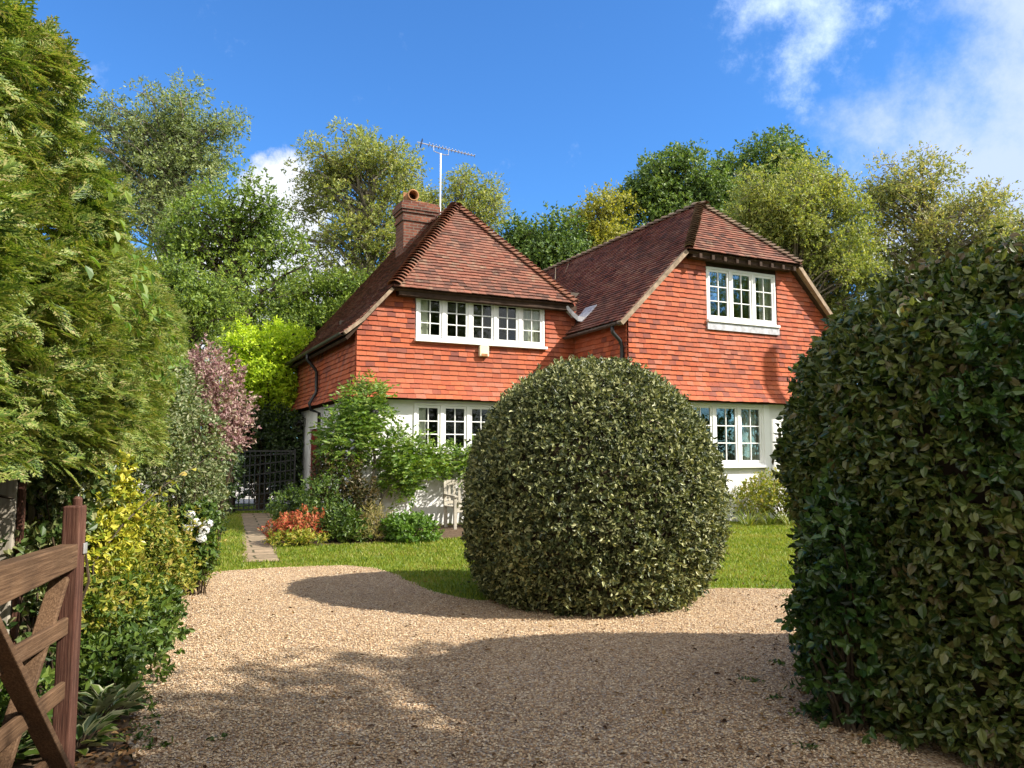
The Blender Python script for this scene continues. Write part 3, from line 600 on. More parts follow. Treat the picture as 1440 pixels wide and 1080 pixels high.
def roof_right():
    tiles('roof', (0, -2.44, 5.82), (1, 0, 0), (0, 1 / DH2, SH2 / DH2), [(6.48, 0), (9.76, 0), (8.13, 1.56 * DH2), (8.09, 1.56 * DH2)], M['roof_tile'], house, gauge=0.105, tw=0.17, seed=14, sag=0.02)
    L = (8.11 - 4.86) * D2; k = lambda u_: (u_ - 4.86) * D2
    tiles('roof', (4.86, 0, 7.46 - S2 * 3.25), (0, -1, 0), (1 / D2, 0, S2 / D2), [(-9.4, 0), (-9.4, L), (0.88, L), (2.44, k(6.48)), (2.3, k(6.45)), (2.3, 0)], M['roof_dark'], house, gauge=0.105, tw=0.17, seed=15, sag=0.025, jit=0.007)
    tiles('roof', (11.4, 0, 7.46 - S2 * 3.29), (0, 1, 0), (-1 / D2, 0, S2 / D2), [(-2.3, 0), (-2.3, 1.6 * D2), (-2.44, 1.64 * D2), (-0.88, 3.29 * D2), (9.4, 3.29 * D2), (9.4, 0)], M['roof_dark'], house, gauge=0.105, tw=0.17, seed=16)
    dk = MB()
    dk.prism([(6.52, 0), (9.72, 0), (8.11, 1.53 * DH2)], lambda p, q, d: (p, -2.42 + q / DH2 + d * SH2 / DH2, 5.82 + q * SH2 / DH2 - d / DH2), 0.012, 0.09)
    dk.prism([(-9.35, 0.02), (-9.35, L - .03), (0.84, L - .03), (2.26, k(6.5)), (2.26, 0.02)], lambda p, q, d: (4.86 + q / D2 + d * S2 / D2, -p, 7.46 - S2 * 3.25 + q * S2 / D2 - d / D2), 0.01, 0.09)
    dk.prism([(-2.26, 0.02), (-2.26, 1.6 * D2), (-0.84, 3.26 * D2), (9.35, 3.26 * D2), (9.35, 0.02)], lambda p, q, d: (11.4 - q / D2 - d * S2 / D2, p, 7.46 - S2 * 3.29 + q * S2 / D2 - d / D2), 0.01, 0.09)
    dk.build('roof_deck', M['timber_dark'], house)
roof_right()
def bonnets(name, a, b, mat, r0=0.115, step=0.115, wide=1.0, seed=1, up=(0, 0, 1), lift=0.0, half=1.25):
    """rounded hip or ridge tiles lapping each other along an edge"""
    rng = random.Random(seed); a = Vector(a); b = Vector(b); d = (b - a).normalized(); s = d.cross(Vector(up)).normalized(); n = s.cross(d).normalized(); L = (b - a).length; m = int(L / step); mb = MB()
    for i in range(m):
        t = i * L / m; tl = rng.uniform(-0.008, 0.008); K = 8; V = []
        for (tt, r, off) in ((t, r0 * 1.06, 0.03), (t + step * 1.55, r0 * 0.72, -0.015)):
            for th in (0, 0.018):
                for k in range(K + 1):
                    q = math.pi / 2 + half * (k / K * 2 - 1)
                    V.append(a + d * (tt + 0.03 * (math.sin(q) - 1) * -1) + s * (math.cos(q) * (r - th) * wide + tl) + n * (math.sin(q) * (r - th) - r0 * 0.55 + off + lift))
        G = K + 1; F = []
        for k in range(K):
            F += [(k, k + 1, 2 * G + k + 1, 2 * G + k), (k, G + k, G + k + 1, k + 1), (G + k, 3 * G + k, 3 * G + k + 1, G + k + 1)]
        F += [(0, 2 * G, 3 * G, G), (K, G + K, 3 * G + K, 2 * G + K)]
        mb.add(V, F)
    return mb.build(name, mat, house)
bonnets('roof_hip', (0.66, -0.32, 4.92), (2.87, 1.86, 7.55), M['bonnet'], 0.165, 0.118, seed=21)
bonnets('roof_hip', (4.96, -0.32, 4.92), (2.87, 1.86, 7.55), M['bonnet'], 0.125, 0.118, seed=22)
bonnets('roof_ridge', (2.87, 7.2, 7.53), (2.87, 1.8, 7.53), M['bonnet'], 0.12, 0.3, seed=23)
bonnets('roof_hip', (6.5, -2.44, 5.86), (8.11, -0.9, 7.5), M['bonnet_grey'], 0.12, 0.118, seed=24)
bonnets('roof_hip', (9.74, -2.44, 5.86), (8.11, -0.9, 7.5), M['bonnet_grey'], 0.12, 0.118, seed=25)
bonnets('roof_ridge', (8.11, 9.4, 7.5), (8.11, -0.98, 7.5), M['bonnet_grey'], 0.115, 0.3, seed=26)
# verges, eaves boards, gutters, pipes
def verge(p0, p1, w=0.13, th=0.05, mid=None):
    b = MB(); pts = [p0] + ([mid] if mid else []) + [p1]
    for q, r in zip(pts, pts[1:]): b.beam(q, r, w, th)
    return b.build('bargeboard', M['verge'], house)
verge((-0.30, -0.10, 3.88), (0.66, -0.18, 4.84), 0.26, 0.07, (0.1, -0.11, 4.21))
verge((4.84, -2.24, 4.13), (6.5, -2.30, 5.80), 0.2, 0.09)
verge((11.42, -2.24, 4.06), (9.74, -2.30, 5.80), 0.2, 0.09)
MB().box(0.8, 5.02, -0.24, 0.02, 4.74, 4.85).build('eaves_board', M['timber_dark'], house)
eb = MB(); eb.box(6.66, 9.6, -2.36, -2.12, 5.70, 5.80)
for k in range(9): eb.box(6.8 + k * 0.34, 6.87 + k * 0.34, -2.42, -2.36, 5.68, 5.78)
eb.build('eaves_board', M['timber_dark'], house)
def gutter(a, b, r=0.06):
    a = Vector(a); b = Vector(b); d = (b - a).normalized(); s = d.cross(Vector((0, 0, 1))); mb = MB(); V = []; K = 8
    for p in (a, b):
        for rr in (r, r - 0.008):
            for k in range(K + 1):
                q = math.pi + math.pi * k / K; V.append(p + s * math.cos(q) * rr + Vector((0, 0, math.sin(q) * rr)))
    G = K + 1; F = []
    for k in range(K): F += [(k, 2 * G + k, 2 * G + k + 1, k + 1), (G + k, G + k + 1, 3 * G + k + 1, 3 * G + k), (k, k + 1, G + k + 1, G + k), (2 * G + k, 3 * G + k, 3 * G + k + 1, 2 * G + k + 1)]
    F += [(0, G, 3 * G, 2 * G), (K, 2 * G + K, 3 * G + K, G + K)]
    return mb.add(V, F).build('gutter', M['gutter'], house)
gutter((-0.33, -0.12, 3.90), (-0.33, 7.1, 3.90)); gutter((4.81, -2.3, 4.16), (4.81, -0.05, 4.14))
MB().tube([(-0.33, 3.3, 3.86), (-0.33, 3.3, 3.72), (-0.14, 3.3, 3.5), (-0.10, 3.3, 3.42), (-0.10, 3.3, 2.95), (-0.26, 3.3, 2.66), (-0.22, 3.3, 2.52), (-0.02, 3.3, 2.45), (-0.01, 3.3, 0.05)], 0.04, 8).build('downpipe', M['black'], house, True)
MB().tube([(4.81, -2.02, 4.11), (4.82, -2.02, 3.98), (5.0, -2.02, 3.82), (5.04, -2.02, 3.7), (5.04, -2.02, 3.0), (4.93, -2.02, 2.66), (5.09, -2.02, 2.5), (5.09, -2.02, 0.05)], 0.042, 8).build('downpipe', M['black'], house, True)
lv = MB()      # the lead valley where the two roofs meet, its ends dressed up over the tiles
vp = [(4.72, -0.24, 4.87), (4.86, -0.3, 4.68), (5.0, -0.34, 4.55), (5.18, -0.36, 4.54), (5.36, -0.36, 4.70), (5.5, -0.34, 4.86)]
lv.add([(x, y, z + 0.05) for x, y, z in vp] + [(x, y + 0.02, z - 0.06) for x, y, z in vp] + [(x, y + 0.5, z + 0.06) for x, y, z in vp], [(k + o, k + 1 + o, k + 7 + o, k + 6 + o) for k in range(5) for o in (0,)] + [(k, k + 12, k + 13, k + 1) for k in range(5)])
lv.build('valley_lead', M['lead'], house)
# --- chimney
ch = MB(); ch.box(2.08, 2.98, 3.5, 4.15, 6.2, 7.5); ch.box(2.045, 3.015, 3.465, 4.185, 7.5, 7.575); ch.box(2.07, 2.99, 3.49, 4.16, 7.575, 7.72); ch.box(2.03, 3.03, 3.45, 4.2, 7.72, 7.795); ch.box(2.00, 3.06, 3.42, 4.23, 7.795, 7.945); ch.box(2.04, 3.02, 3.46, 4.19, 7.945, 8.02)
cho = ch.build('chimney', M['brick'], house)
fm = MB(); fm.prism([(2.1, 8.02), (2.96, 8.02), (2.8, 8.08), (2.3, 8.1)], UF(3.6), 0, 0.45); fm.build('mortar_flaunching', M['terracotta'], cho)
pt = MB(); K = 18          # a half-round hooded pot, its mouth towards the drive
V = []; F = []
for y, r in ((3.56, 0.155), (3.60, 0.145), (3.95, 0.135)):
    for rr in (r, r - 0.03):
        for k in range(K):
            q = 2 * math.pi * k / K; V.append((2.36 + math.cos(q) * rr, y, 8.22 + math.sin(q) * rr))
for i in range(2):
    for k in range(K):
        k2 = (k + 1) % K; o = i * 2 * K; F += [(o + k, o + k2, o + 2 * K + k2, o + 2 * K + k), (o + K + k2, o + K + k, o + 3 * K + k, o + 3 * K + k2)]
for k in range(K): k2 = (k + 1) % K; F += [(k2, k, K + k, K + k2), (4 * K + k, 4 * K + k2, 5 * K + k2, 5 * K + k)]
pt.add(V, F); pt.lathe([(0.0, 7.98), (0.16, 7.98), (0.15, 8.09), (0.0, 8.1)], (2.36, 3.74, 0)); pt.add([(2.2, 3.92, 8.05), (2.52, 3.92, 8.05), (2.52, 3.92, 8.38), (2.2, 3.92, 8.38)], [(0, 1, 2, 3)])
pt.build('chimney_pot', M['terracotta'], cho, True)
# --- windows
def window(nm, hole, v0, lights, curtains, sill=True, dp=0.05, shut=()):
    u0, u1, z0, z1 = hole; fr = MB(); F_ = 0.055; ml = 0.075
    fr.box(u0, u1, v0, v0 + 0.09, z0, z0 + F_); fr.box(u0, u1, v0, v0 + 0.09, z1 - F_, z1); fr.box(u0, u0 + F_, v0, v0 + 0.09, z0 + F_, z1 - F_); fr.box(u1 - F_, u1, v0, v0 + 0.09, z0 + F_, z1 - F_)
    lw = (u1 - u0 - 2 * F_ - ml * (lights - 1)) / lights
    for k in range(1, lights): x = u0 + F_ + k * lw + (k - 1) * ml; fr.box(x, x + ml, v0 - 0.004, v0 + 0.09, z0 + F_, z1 - F_)
    w = fr.build('window', M['white'], house, bevel=0.006)
    if sill: MB().box(u0 - 0.03, u1 + 0.03, v0 - 0.09, v0 - 0.002, z0 - 0.045, z0 + 0.012).build('sill', M['white'], w, bevel=0.006)
    for k in range(lights):
        x0 = u0 + F_ + k * (lw + ml) + 0.004; x1 = x0 + lw - 0.008; b0 = z0 + F_ + 0.004; b1 = z1 - F_ - 0.004; s = MB(); e = 0.048; y0 = v0 + 0.016; y1 = v0 + 0.06
        s.box(x0, x1, y0, y1, b0, b0 + e + 0.012); s.box(x0, x1, y0, y1, b1 - e, b1); s.box(x0, x0 + e, y0, y1, b0 + e + 0.012, b1 - e); s.box(x1 - e, x1, y0, y1, b0 + e + 0.012, b1 - e)
        xm = (x0 + x1) / 2; zs = [b0 + e + 0.012 + (b1 - e - b0 - e - 0.012) * i / 3 for i in (1, 2)]; g = 0.011
        s.box(xm - g, xm + g, y0 + 0.004, y1 - 0.006, b0 + e + 0.012, b1 - e)
        for z in zs: s.box(x0 + e, xm - g, y0 + 0.006, y1 - 0.006, z - g, z + g); s.box(xm + g, x1 - e, y0 + 0.006, y1 - 0.006, z - g, z + g)
        s.build('casement', M['white'], w, bevel=0.004)
        MB().box(x0 + e * 0.5, x1 - e * 0.5, v0 + 0.036, v0 + 0.041, b0 + e * 0.5, b1 - e * 0.5).build('glass', M['glass'], w)
    for c0, c1 in curtains:
        n = int((c1 - c0) / 0.018); V = []; rng = random.Random(int(c0 * 100))
        for i in range(n + 1):
            x = c0 + (c1 - c0) * i / n; y = v0 + 0.125 + 0.02 * math.sin(i * 0.85 + rng.random() * 0.5)
            V += [(x, y, z0 - 0.05), (x, y, z1 + 0.02)]
        MB().add(V, [(2 * i, 2 * i + 2, 2 * i + 3, 2 * i + 1) for i in range(n)]).build('curtain', M['curtain'], w, True)
    return w
window('a', WIN['a'], -0.03, 5, [(1.28, 1.56), (3.82, 4.27)])
window('b', WIN['b'], 0.03, 5, [(1.28, 1.55), (3.95, 4.26)])
wc = window('c', WIN['c'], -2.14, 3, [(8.83, 9.18), (7.24, 7.32)])
MB().box(7.17, 9.25, -2.195, -2.135, 4.19, 4.35).build('lead_apron', M['lead'], wc)
window('d', WIN['d'], -2.08, 3, [(8.3, 8.76), (6.7, 6.8)])
MB().box(8.80, 8.96, -2.10, -2.062, 0.0, 2.58).build('pilaster', M['white'], house, bevel=0.005)
sw = MB()
for q in ((-2.75, -2.70, 1.3, 2.35), (-2.10, -2.05, 1.3, 2.35), (-2.70, -2.10, 1.3, 1.35), (-2.70, -2.10, 2.30, 2.35), (-2.42, -2.38, 1.35, 2.30)): sw.prism([(q[0], q[2]), (q[1], q[2]), (q[1], q[3]), (q[0], q[3])], SF(0.03), 0, 0.08)
swo = sw.build('window', M['white'], house); MB().prism([(-2.72, 1.33), (-2.08, 1.33), (-2.08, 2.32), (-2.72, 2.32)], SF(0.07), 0, 0.01).build('glass', M['glass'], swo)
dr = MB(); dr.prism([(-4.70, 0.1), (-3.86, 0.1), (-3.86, 2.08), (-4.70, 2.08)], SF(0.09), 0, 0.06)
for z0, z1 in ((0.3, 0.95), (1.1, 1.95)):
    for p0, p1 in ((-4.6, -4.32), (-4.24, -3.96)): dr.prism([(p0, z0), (p1, z0), (p1, z1), (p0, z1)], SF(0.075), 0, 0.015)
dro = dr.build('door', M['red_door'], house, bevel=0.004); MB().tube([(0.03, 3.98, 1.05), (0.03, 4.08, 1.05)], 0.018, 8).build('handle', M['black'], dro)
al = MB(); al.prism([(2.66, 3.58), (2.88, 3.58), (2.88, 3.80), (2.85, 3.84), (2.69, 3.84), (2.66, 3.80)], UF(-0.13), 0, 0.09); alo = al.build('alarm_box', M['cream_plastic'], house, bevel=0.015)
MB().box(2.70, 2.84, -0.137, -0.131, 3.59, 3.64).build('alarm_lamp', M['terracotta'], alo)
def lantern(x, y, z, dx, dy):
    l = MB(); l.lathe([(0.0, 0.30), (0.03, 0.29), (0.10, 0.22), (0.105, 0.2)], (x, y, z), 6); l.lathe([(0.06, 0.0), (0.065, -0.02), (0.02, -0.05), (0, -0.06)], (x, y, z), 6)
    for k in range(6):
        q = math.pi * k / 3; l.tube([(x + 0.065 * math.cos(q), y + 0.065 * math.sin(q), z), (x + 0.10 * math.cos(q), y + 0.10 * math.sin(q), z + 0.2)], 0.007, 4)
    l.tube([(x, y, z + 0.3), (x, y, z + 0.36), (x + dx * 0.5, y + dy * 0.5, z + 0.38), (x + dx, y + dy, z + 0.3), (x + dx, y + dy, z + 0.1)], 0.012, 6)
    o = l.build('wall_lantern', M['black'], house); MB().lathe([(0.055, 0.0), (0.09, 0.2)], (x, y, z), 6).build('lantern_glass', M['glass'], o)
lantern(0.34, -0.13, 2.12, 0.0, 0.19); lantern(-0.13, 5.3, 2.08, 0.19, 0.0)

# --- television aerial strapped to the chimney
ae = empty('television_aerial', hw(3.10, 3.55, 7.3), TH); tag(ae, 'metal television aerial on a tall thin mast beside the chimney', 'aerial')
MB().tube([(0, 0, 0), (0, 0, 2.16)], 0.022, 8).build('mast', M['alu'], ae)
bo = MB(); q0 = Vector((-0.62, 0.1, 2.40)); q1 = Vector((0.94, -0.1, 2.22)); bo.tube([q0, q1], 0.014, 6)
for k in range(15):
    p = q0.lerp(q1, 0.2 + 0.8 * k / 14); w = 0.14 - 0.05 * k / 14; bo.tube([p + Vector((-0.03, -w, 0)), p + Vector((0.03, w, 0))], 0.010, 5)
bo.build('boom', M['alu'], ae)
rf = MB(); q = q0.lerp(q1, 0.07); rf.beam(q + Vector((-0.07, -0.12, -0.16)), q + Vector((0.07, 0.12, 0.16)), 0.02, 0.05); rf.build('reflector', M['black'], ae)
MB().tube([(-0.2, 0.02, 2.33), (-0.18, 0.02, 2.2), (-0.06, 0, 2.16), (0.12, 0, 2.14), (0.22, -0.02, 2.15), (0.22, -0.02, 2.3)], 0.012, 6).build('bracket', M['alu'], ae)
MB().tube([(-0.1, 0, 0.5), (0.03, 0, 0.5)], 0.02, 6).beam((-0.08, 0, 0.2), (-0.08, 0, 0.6), 0.03, 0.02).tube([(-0.1, 0, 0.3), (0.03, 0, 0.3)], 0.02, 6).build('clamp', M['alu'], ae)

# ------------------------------------------------------------------ bench by the wall
bn = empty('garden_bench', hw(1.74, -1.0), TH); tag(bn, 'pale weathered wooden bench against the white wall', 'bench')
for x in (0.0, 1.4):
    MB().box(x, x + 0.06, 0.0, 0.06, 0, 0.62).build('leg', M['bench'], bn, bevel=0.004); MB().beam((x + 0.03, 0.53, 0), (x + 0.03, 0.62, 0.95), 0.06, 0.06, (0, 1, 0)).build('leg', M['bench'], bn, bevel=0.004)
    MB().beam((x + 0.03, -0.03, 0.64), (x + 0.03, 0.58, 0.66), 0.075, 0.035).build('armrest', M['bench'], bn, bevel=0.006)
s = MB()
for k in range(7): s.box(0.0, 1.46, 0.07 + k * 0.068, 0.125 + k * 0.068, 0.42, 0.445)
s.box(0.06, 1.40, 0.02, 0.05, 0.33, 0.41); s.build('seat', M['bench'], bn, bevel=0.003)
s = MB(); s.beam((0.06, 0.60, 0.90), (1.40, 0.60, 0.90), 0.035, 0.10); s.beam((0.06, 0.56, 0.50), (1.40, 0.56, 0.50), 0.03, 0.06)
for k in range(12): s.beam((0.12 + k * 0.11, 0.562, 0.53), (0.12 + k * 0.11, 0.598, 0.85), 0.055, 0.018, (0, 1, 0))
s.build('backrest', M['bench'], bn, bevel=0.003)

# ------------------------------------------------------------------ five-bar gate, open, at the left edge
S0 = Vector((-2.085, 3.77, 0)); gd = Vector((0.19, -0.98, 0)).normalized()
gate = empty('wooden_gate', S0, math.atan2(gd.y, gd.x)); tag(gate, 'open wooden field gate with a red-brown stile and crossed braces', 'gate')
# local x runs from the shutting stile back to the hinges; +y is the side seen from the drive
def gpart(n, m, b, bev=0.007): return b.build(n, m, gate, bevel=bev)
st = MB(); st.box(-0.05, 0.05, -0.038, 0.038, 0.02, 1.25); gpart('stile', M['gate_stile'], st)
st = MB(); st.box(2.9, 3.02, -0.04, 0.04, 0.0, 1.4); gpart('stile', M['gate_stile'], st)
tr_ = MB()
V = []
for x, zt, zb in ((0.052, 1.075, 0.965), (0.9, 1.085, 0.935), (2.9, 1.11, 0.93)):
    V += [(x, -0.04, zb), (x, 0.04, zb), (x, 0.04, zt), (x, -0.04, zt)]
tr_.add(V, [(0, 3, 2, 1), (8, 9, 10, 11)] + [(i * 4 + k, i * 4 + (k + 1) % 4, i * 4 + 4 + (k + 1) % 4, i * 4 + 4 + k) for i in range(2) for k in range(4)]); gpart('rail', M['gate_rail'], tr_)
for z in (0.70, 0.41, 0.13): gpart('rail', M['gate_rail'], MB().box(0.052, 2.898, -0.012, 0.014, z - 0.04, z + 0.04))
gpart('brace', M['gate_rail'], MB().beam((0.10, 0.032, 0.06), (1.0, 0.032, 0.965), 0.03, 0.085, (0, 1, 0)), 0.005)
gpart('brace', M['gate_rail'], MB().beam((0.06, -0.03, 0.92), (0.75, -0.03, 0.1), 0.028, 0.08, (0, 1, 0)), 0.005)
gpart('brace', M['gate_rail'], MB().beam((1.0, -0.03, 0.965), (2.4, -0.03, 0.1), 0.028, 0.08, (0, 1, 0)), 0.005)
gpart('latch', M['alu'], MB().box(-0.056, -0.01, 0.039, 0.046, 1.02, 1.07), 0.002)
gpart('peg', M['gate_stile'], MB().lathe([(0.022, 0), (0.022, 0.03), (0.012, 0.042), (0, 0.043)], (-0.03, 0, 1.25), 10), 0.001)

# ------------------------------------------------------------------ conifer hedge on the left, fence and post under it
HD = np.array([-0.3545, 1.0, 0]) / math.hypot(0.3545, 1); HN = np.array([1.0, 0.3545, 0]) / math.hypot(0.3545, 1); H0 = np.array([-1.86, 3.0, 0])
def frond(nside, sub, rng):
    """one flat conifer spray of unit length along +x"""
    V = []
    def strip(p, q, w):
        p = np.array(p, float); q = np.array(q, float); d = q - p; s = np.array([-d[1], d[0], 0]); s = s / (np.linalg.norm(s) + 1e-9) * w
        mid = p + d * 0.45 + np.array([0, 0, 0.012]); V.append([p, mid + s, q, mid - s])
    cz = lambda x: -0.22 * x * x
    strip((0, 0, 0), (0.55, 0, cz(0.55)), 0.020); strip((0.5, 0, cz(0.5)), (1, 0.02, cz(1)), 0.026)
    for i in range(nside):
        x = 0.12 + 0.82 * i / nside; sg = 1 if i % 2 else -1; ln = (0.40 * (1 - x) + 0.13) * rng.uniform(0.8, 1.2); an = rng.uniform(0.5, 0.8)
        e = (x + ln * math.cos(an), sg * ln * math.sin(an), cz(x) - 0.15 * ln); strip((x, 0, cz(x)), e, 0.028)
        for j in range(sub):
            t = (j + 1) / (sub + 1.0); bx, by, bz = x + (e[0] - x) * t, e[1] * t, cz(x) + (e[2] - cz(x)) * t; l2 = ln * 0.42 * (1.1 - t); a2 = an + (0.75 if j % 2 else -0.75); strip((bx, by, bz), (bx + l2 * math.cos(a2), by + sg * l2 * math.sin(a2), bz - 0.04 * l2), 0.025)
    return np.array(V)
def fronds(P, D, Nn, L, tmpl):
    B = nrm(np.cross(Nn, D)); Nn = np.cross(D, B); L = L[:, None, None]; t = tmpl.reshape(1, -1, 3)
    V = P[:, None] + L * (t[..., 0:1] * D[:, None] + t[..., 1:2] * B[:, None] + t[..., 2:3] * Nn[:, None])
    return V.reshape(-1, 3)
def conifer():
    rng = np.random.default_rng(31); root = empty('conifer_hedge', (-2.6, 4.0, 0)); o = np.array([-2.6, 4.0, 0])
    tag(root, 'tall clipped conifer hedge along the left of the drive', 'hedge')
    tm = [frond(14, 4, rng) for _ in range(3)]; tl = [frond(9, 1, rng) for _ in range(3)]; VV = []
    def surf(s, z, dep):
        """a point of the hedge: s metres along, z up, dep inwards; the top rolls over"""
        lump = 0.09 * np.sin(s * 2.1 + z * 1.3) + 0.07 * np.sin(s * 4.7 - z * 3.1) + 0.05 * np.sin(z * 6.0 + s)
        top = 3.13 + 0.10 * np.sin(s * 1.7) + 0.05 * np.sin(s * 5.1)
        over = np.clip(z - (top - 0.4), 0, 10)
        push = -dep + lump - 0.12 * np.clip(1.9 - z, 0, 1) - over ** 2 * 0.9
        return H0 + HD * (s - 1.0)[:, None] + HN * push[:, None] + np.array([0, 0, 1]) * (np.minimum(z, top + 0.1 * rng.random(len(z))))[:, None]
    for n, s0, s1, tms, Lr in ((7500, -1.0, 3.2, tm, (0.10, 0.2)), (20000, 3.0, 10.2, tl, (0.10, 0.2))):
        for j in range(3):
            m = n // 3; s = rng.uniform(s0, s1, m); z = 1.42 + rng.random(m) ** 0.9 * 2.05; dep = rng.random(m) ** 1.5 * 0.28
            P = surf(s, z, dep)
            D = nrm(HN * 0.75 + HD * rng.normal(-0.15, 0.55, m)[:, None] + np.array([0, 0, 1]) * (rng.normal(0.05, 0.45, m) - 0.5 * np.clip(1.9 - z, 0, 1) + 0.5 * np.clip(z - 2.9, 0, 1))[:, None])
            Nn = nrm(np.array([0, 0, 1.0]) + HN * 0.5 + rng.normal(0, 0.45, (m, 3)))
            VV.append(fronds(P - D * 0.06, D, Nn, rng.uniform(*Lr, m), tms[j]))
    V = np.concatenate(VV); arr_mesh('foliage', V - o, np.arange(len(V)).reshape(-1, 4), leaf_mat('conifer_spray', [(0.04, 0.08, 0.016), (0.105, 0.175, 0.03), (0.2, 0.275, 0.05), (0.30, 0.345, 0.085), (0.40, 0.34, 0.15)], 0.5, 0.35, 0.3, 0.5, 2.6), root)
    # bare brown inside: branches from trunks, and a dense twiggy heart
    b = MB()
    for s in np.arange(-1.0, 10.5, 0.9):
        p = H0 + HD * (s - 1) - HN * 0.75; b.tube([tuple(p - o + np.array([0, 0, z])) for z in (0, 1.5, 3.0)], [0.07, 0.06, 0.02], 7)
        for _ in range(26):
            z = rng.uniform(1.3, 3.0); q = p + np.array([0, 0, z]); e = q + HN * rng.uniform(0.3, 0.5) + HD * rng.normal(0, 0.4) + np.array([0, 0, rng.uniform(-0.1, 0.3)]); b.tube([tuple(q - o), tuple((q + e) / 2 - o + rng.normal(0, 0.04, 3)), tuple(e - o)], [0.02, 0.013, 0.005], 4, False)
    b.build('trunk', M['bark'], root)
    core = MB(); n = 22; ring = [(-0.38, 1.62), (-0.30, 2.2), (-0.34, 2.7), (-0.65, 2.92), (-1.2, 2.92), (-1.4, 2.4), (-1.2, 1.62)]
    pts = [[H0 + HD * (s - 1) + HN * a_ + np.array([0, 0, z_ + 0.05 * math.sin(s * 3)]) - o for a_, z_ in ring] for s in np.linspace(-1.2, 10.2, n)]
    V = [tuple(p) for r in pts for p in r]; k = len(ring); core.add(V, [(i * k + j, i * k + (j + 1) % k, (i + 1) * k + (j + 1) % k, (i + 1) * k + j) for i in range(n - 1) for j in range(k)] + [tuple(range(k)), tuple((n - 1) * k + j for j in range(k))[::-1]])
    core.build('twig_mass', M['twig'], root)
conifer()
def fence():
    root = empty('board_fence', tuple(H0 - HN * 0.55)); tag(root, 'dark board fence in shade beneath the conifer hedge', 'fence')
    b = MB(); rng = random.Random(3)
    for k in range(62):
        s = -1.9 + k * 0.145; p = HD * s; q = HD * (s + 0.14); h = 1.5 + rng.uniform(-0.02, 0.02); t = HN * (0.02 if k % 2 else 0.006)
        V = [p + t, q + t, q + t - HN * 0.018, p + t - HN * 0.018]; V = [tuple(x + np.array([0, 0, 0.02])) for x in V] + [tuple(x + np.array([0, 0, h])) for x in V]
        b.add(V, [(0, 3, 2, 1), (4, 5, 6, 7), (0, 1, 5, 4), (1, 2, 6, 5), (2, 3, 7, 6), (3, 0, 4, 7)])
    b.build('panel', M['fence'], root)
fence()
gp = at(16, 4.3); pr = empty('fence_post', gp, 0.3); tag(pr, 'pale weathered post half hidden by ivy at the left edge', 'post')
MB().box(-0.055, 0.055, -0.05, 0.05, 0, 1.42).build('shaft', M['post_pale'], pr, bevel=0.008); MB().box(0.06, 0.085, -0.03, 0.03, 0, 1.46).build('batten', M['gate_stile'], pr, bevel=0.004)
hp = (S0 + gd * 3.25); p2 = empty('gate_post', (hp.x, hp.y, 0), math.atan2(gd.y, gd.x)); tag(p2, 'thick dark post on which the field gate hangs', 'post')
MB().box(-0.09, 0.09, -0.09, 0.09, 0, 1.5).build('shaft', M['gate_stile'], p2, bevel=0.01); MB().tube([(-0.2, 0.0, 0.95), (-0.1, 0, 0.95)], 0.02, 8).build('hinge', M['black'], p2)

# ------------------------------------------------------------------ clipped dome bush
def clipped(name, label, cat, surf, n, mat, L, Wd, seed, base, K=5, core=None, depth=0.14, spread=0.85, shape='leaf', jit=0.45, stray=0.02, trans=None, up=0.1, group=None):
    rng = np.random.default_rng(seed); root = empty(name, base); tag(root, label, cat, group)
    P, Nn = surf(n, rng); b = np.array(base, float); m = len(P)
    P = P - Nn * (rng.random(m) ** 1.3 * depth)[:, None] + Nn * ((rng.random(m) < stray) * rng.random(m) * 0.09)[:, None]
    D = nrm(Nn + rng.normal(0, jit, P.shape) + np.array([0, 0, up]))
    V, F = leaves_arr(*sprig_arr(P - b - D * L, D, K, L * 1.5 * rng.uniform(0.6, 1.2, m), L, Wd, spread, rng), shape=shape)
    arr_mesh('foliage', V, F, mat, root)
    if core: core(root, b)
    return root
DC = (0.825, 8.40, 0.0)
DPROF = [(1.08, 0.0), (1.19, 0.14), (1.30, 0.42), (1.375, 0.82), (1.37, 1.15), (1.29, 1.5), (1.13, 1.85), (0.93, 2.15), (0.63, 2.37), (0.30, 2.48), (0.0, 2.51)]
def dome_surf(n, rng):
    pr = np.array(DPROF); seg = np.linalg.norm(np.diff(pr, axis=0), axis=1); mr = (pr[:-1, 0] + pr[1:, 0]) / 2; w = seg * mr
    k = rng.choice(len(w), n, p=w / w.sum()); t = rng.random(n); rz = pr[k] + (pr[k + 1] - pr[k]) * t[:, None]; a_ = rng.random(n) * 6.283
    d = pr[k + 1] - pr[k]; nr = np.stack([d[:, 1], -d[:, 0]], 1); nr /= np.linalg.norm(nr, axis=1)[:, None]
    lump = 1 + 0.018 * np.sin(a_ * 3 + rz[:, 1] * 2) + 0.014 * np.sin(a_ * 7 - rz[:, 1] * 5) + 0.01 * np.sin(a_ * 13 + rz[:, 1] * 9)
    P = np.stack([DC[0] + np.cos(a_) * rz[:, 0] * lump + 0.05 * rz[:, 1] / 2.5, DC[1] + np.sin(a_) * rz[:, 0] * lump, rz[:, 1] * (0.995 + 0.012 * np.sin(a_ * 5))], 1)
    return P, np.stack([np.cos(a_) * nr[:, 0], np.sin(a_) * nr[:, 0], nr[:, 1]], 1)
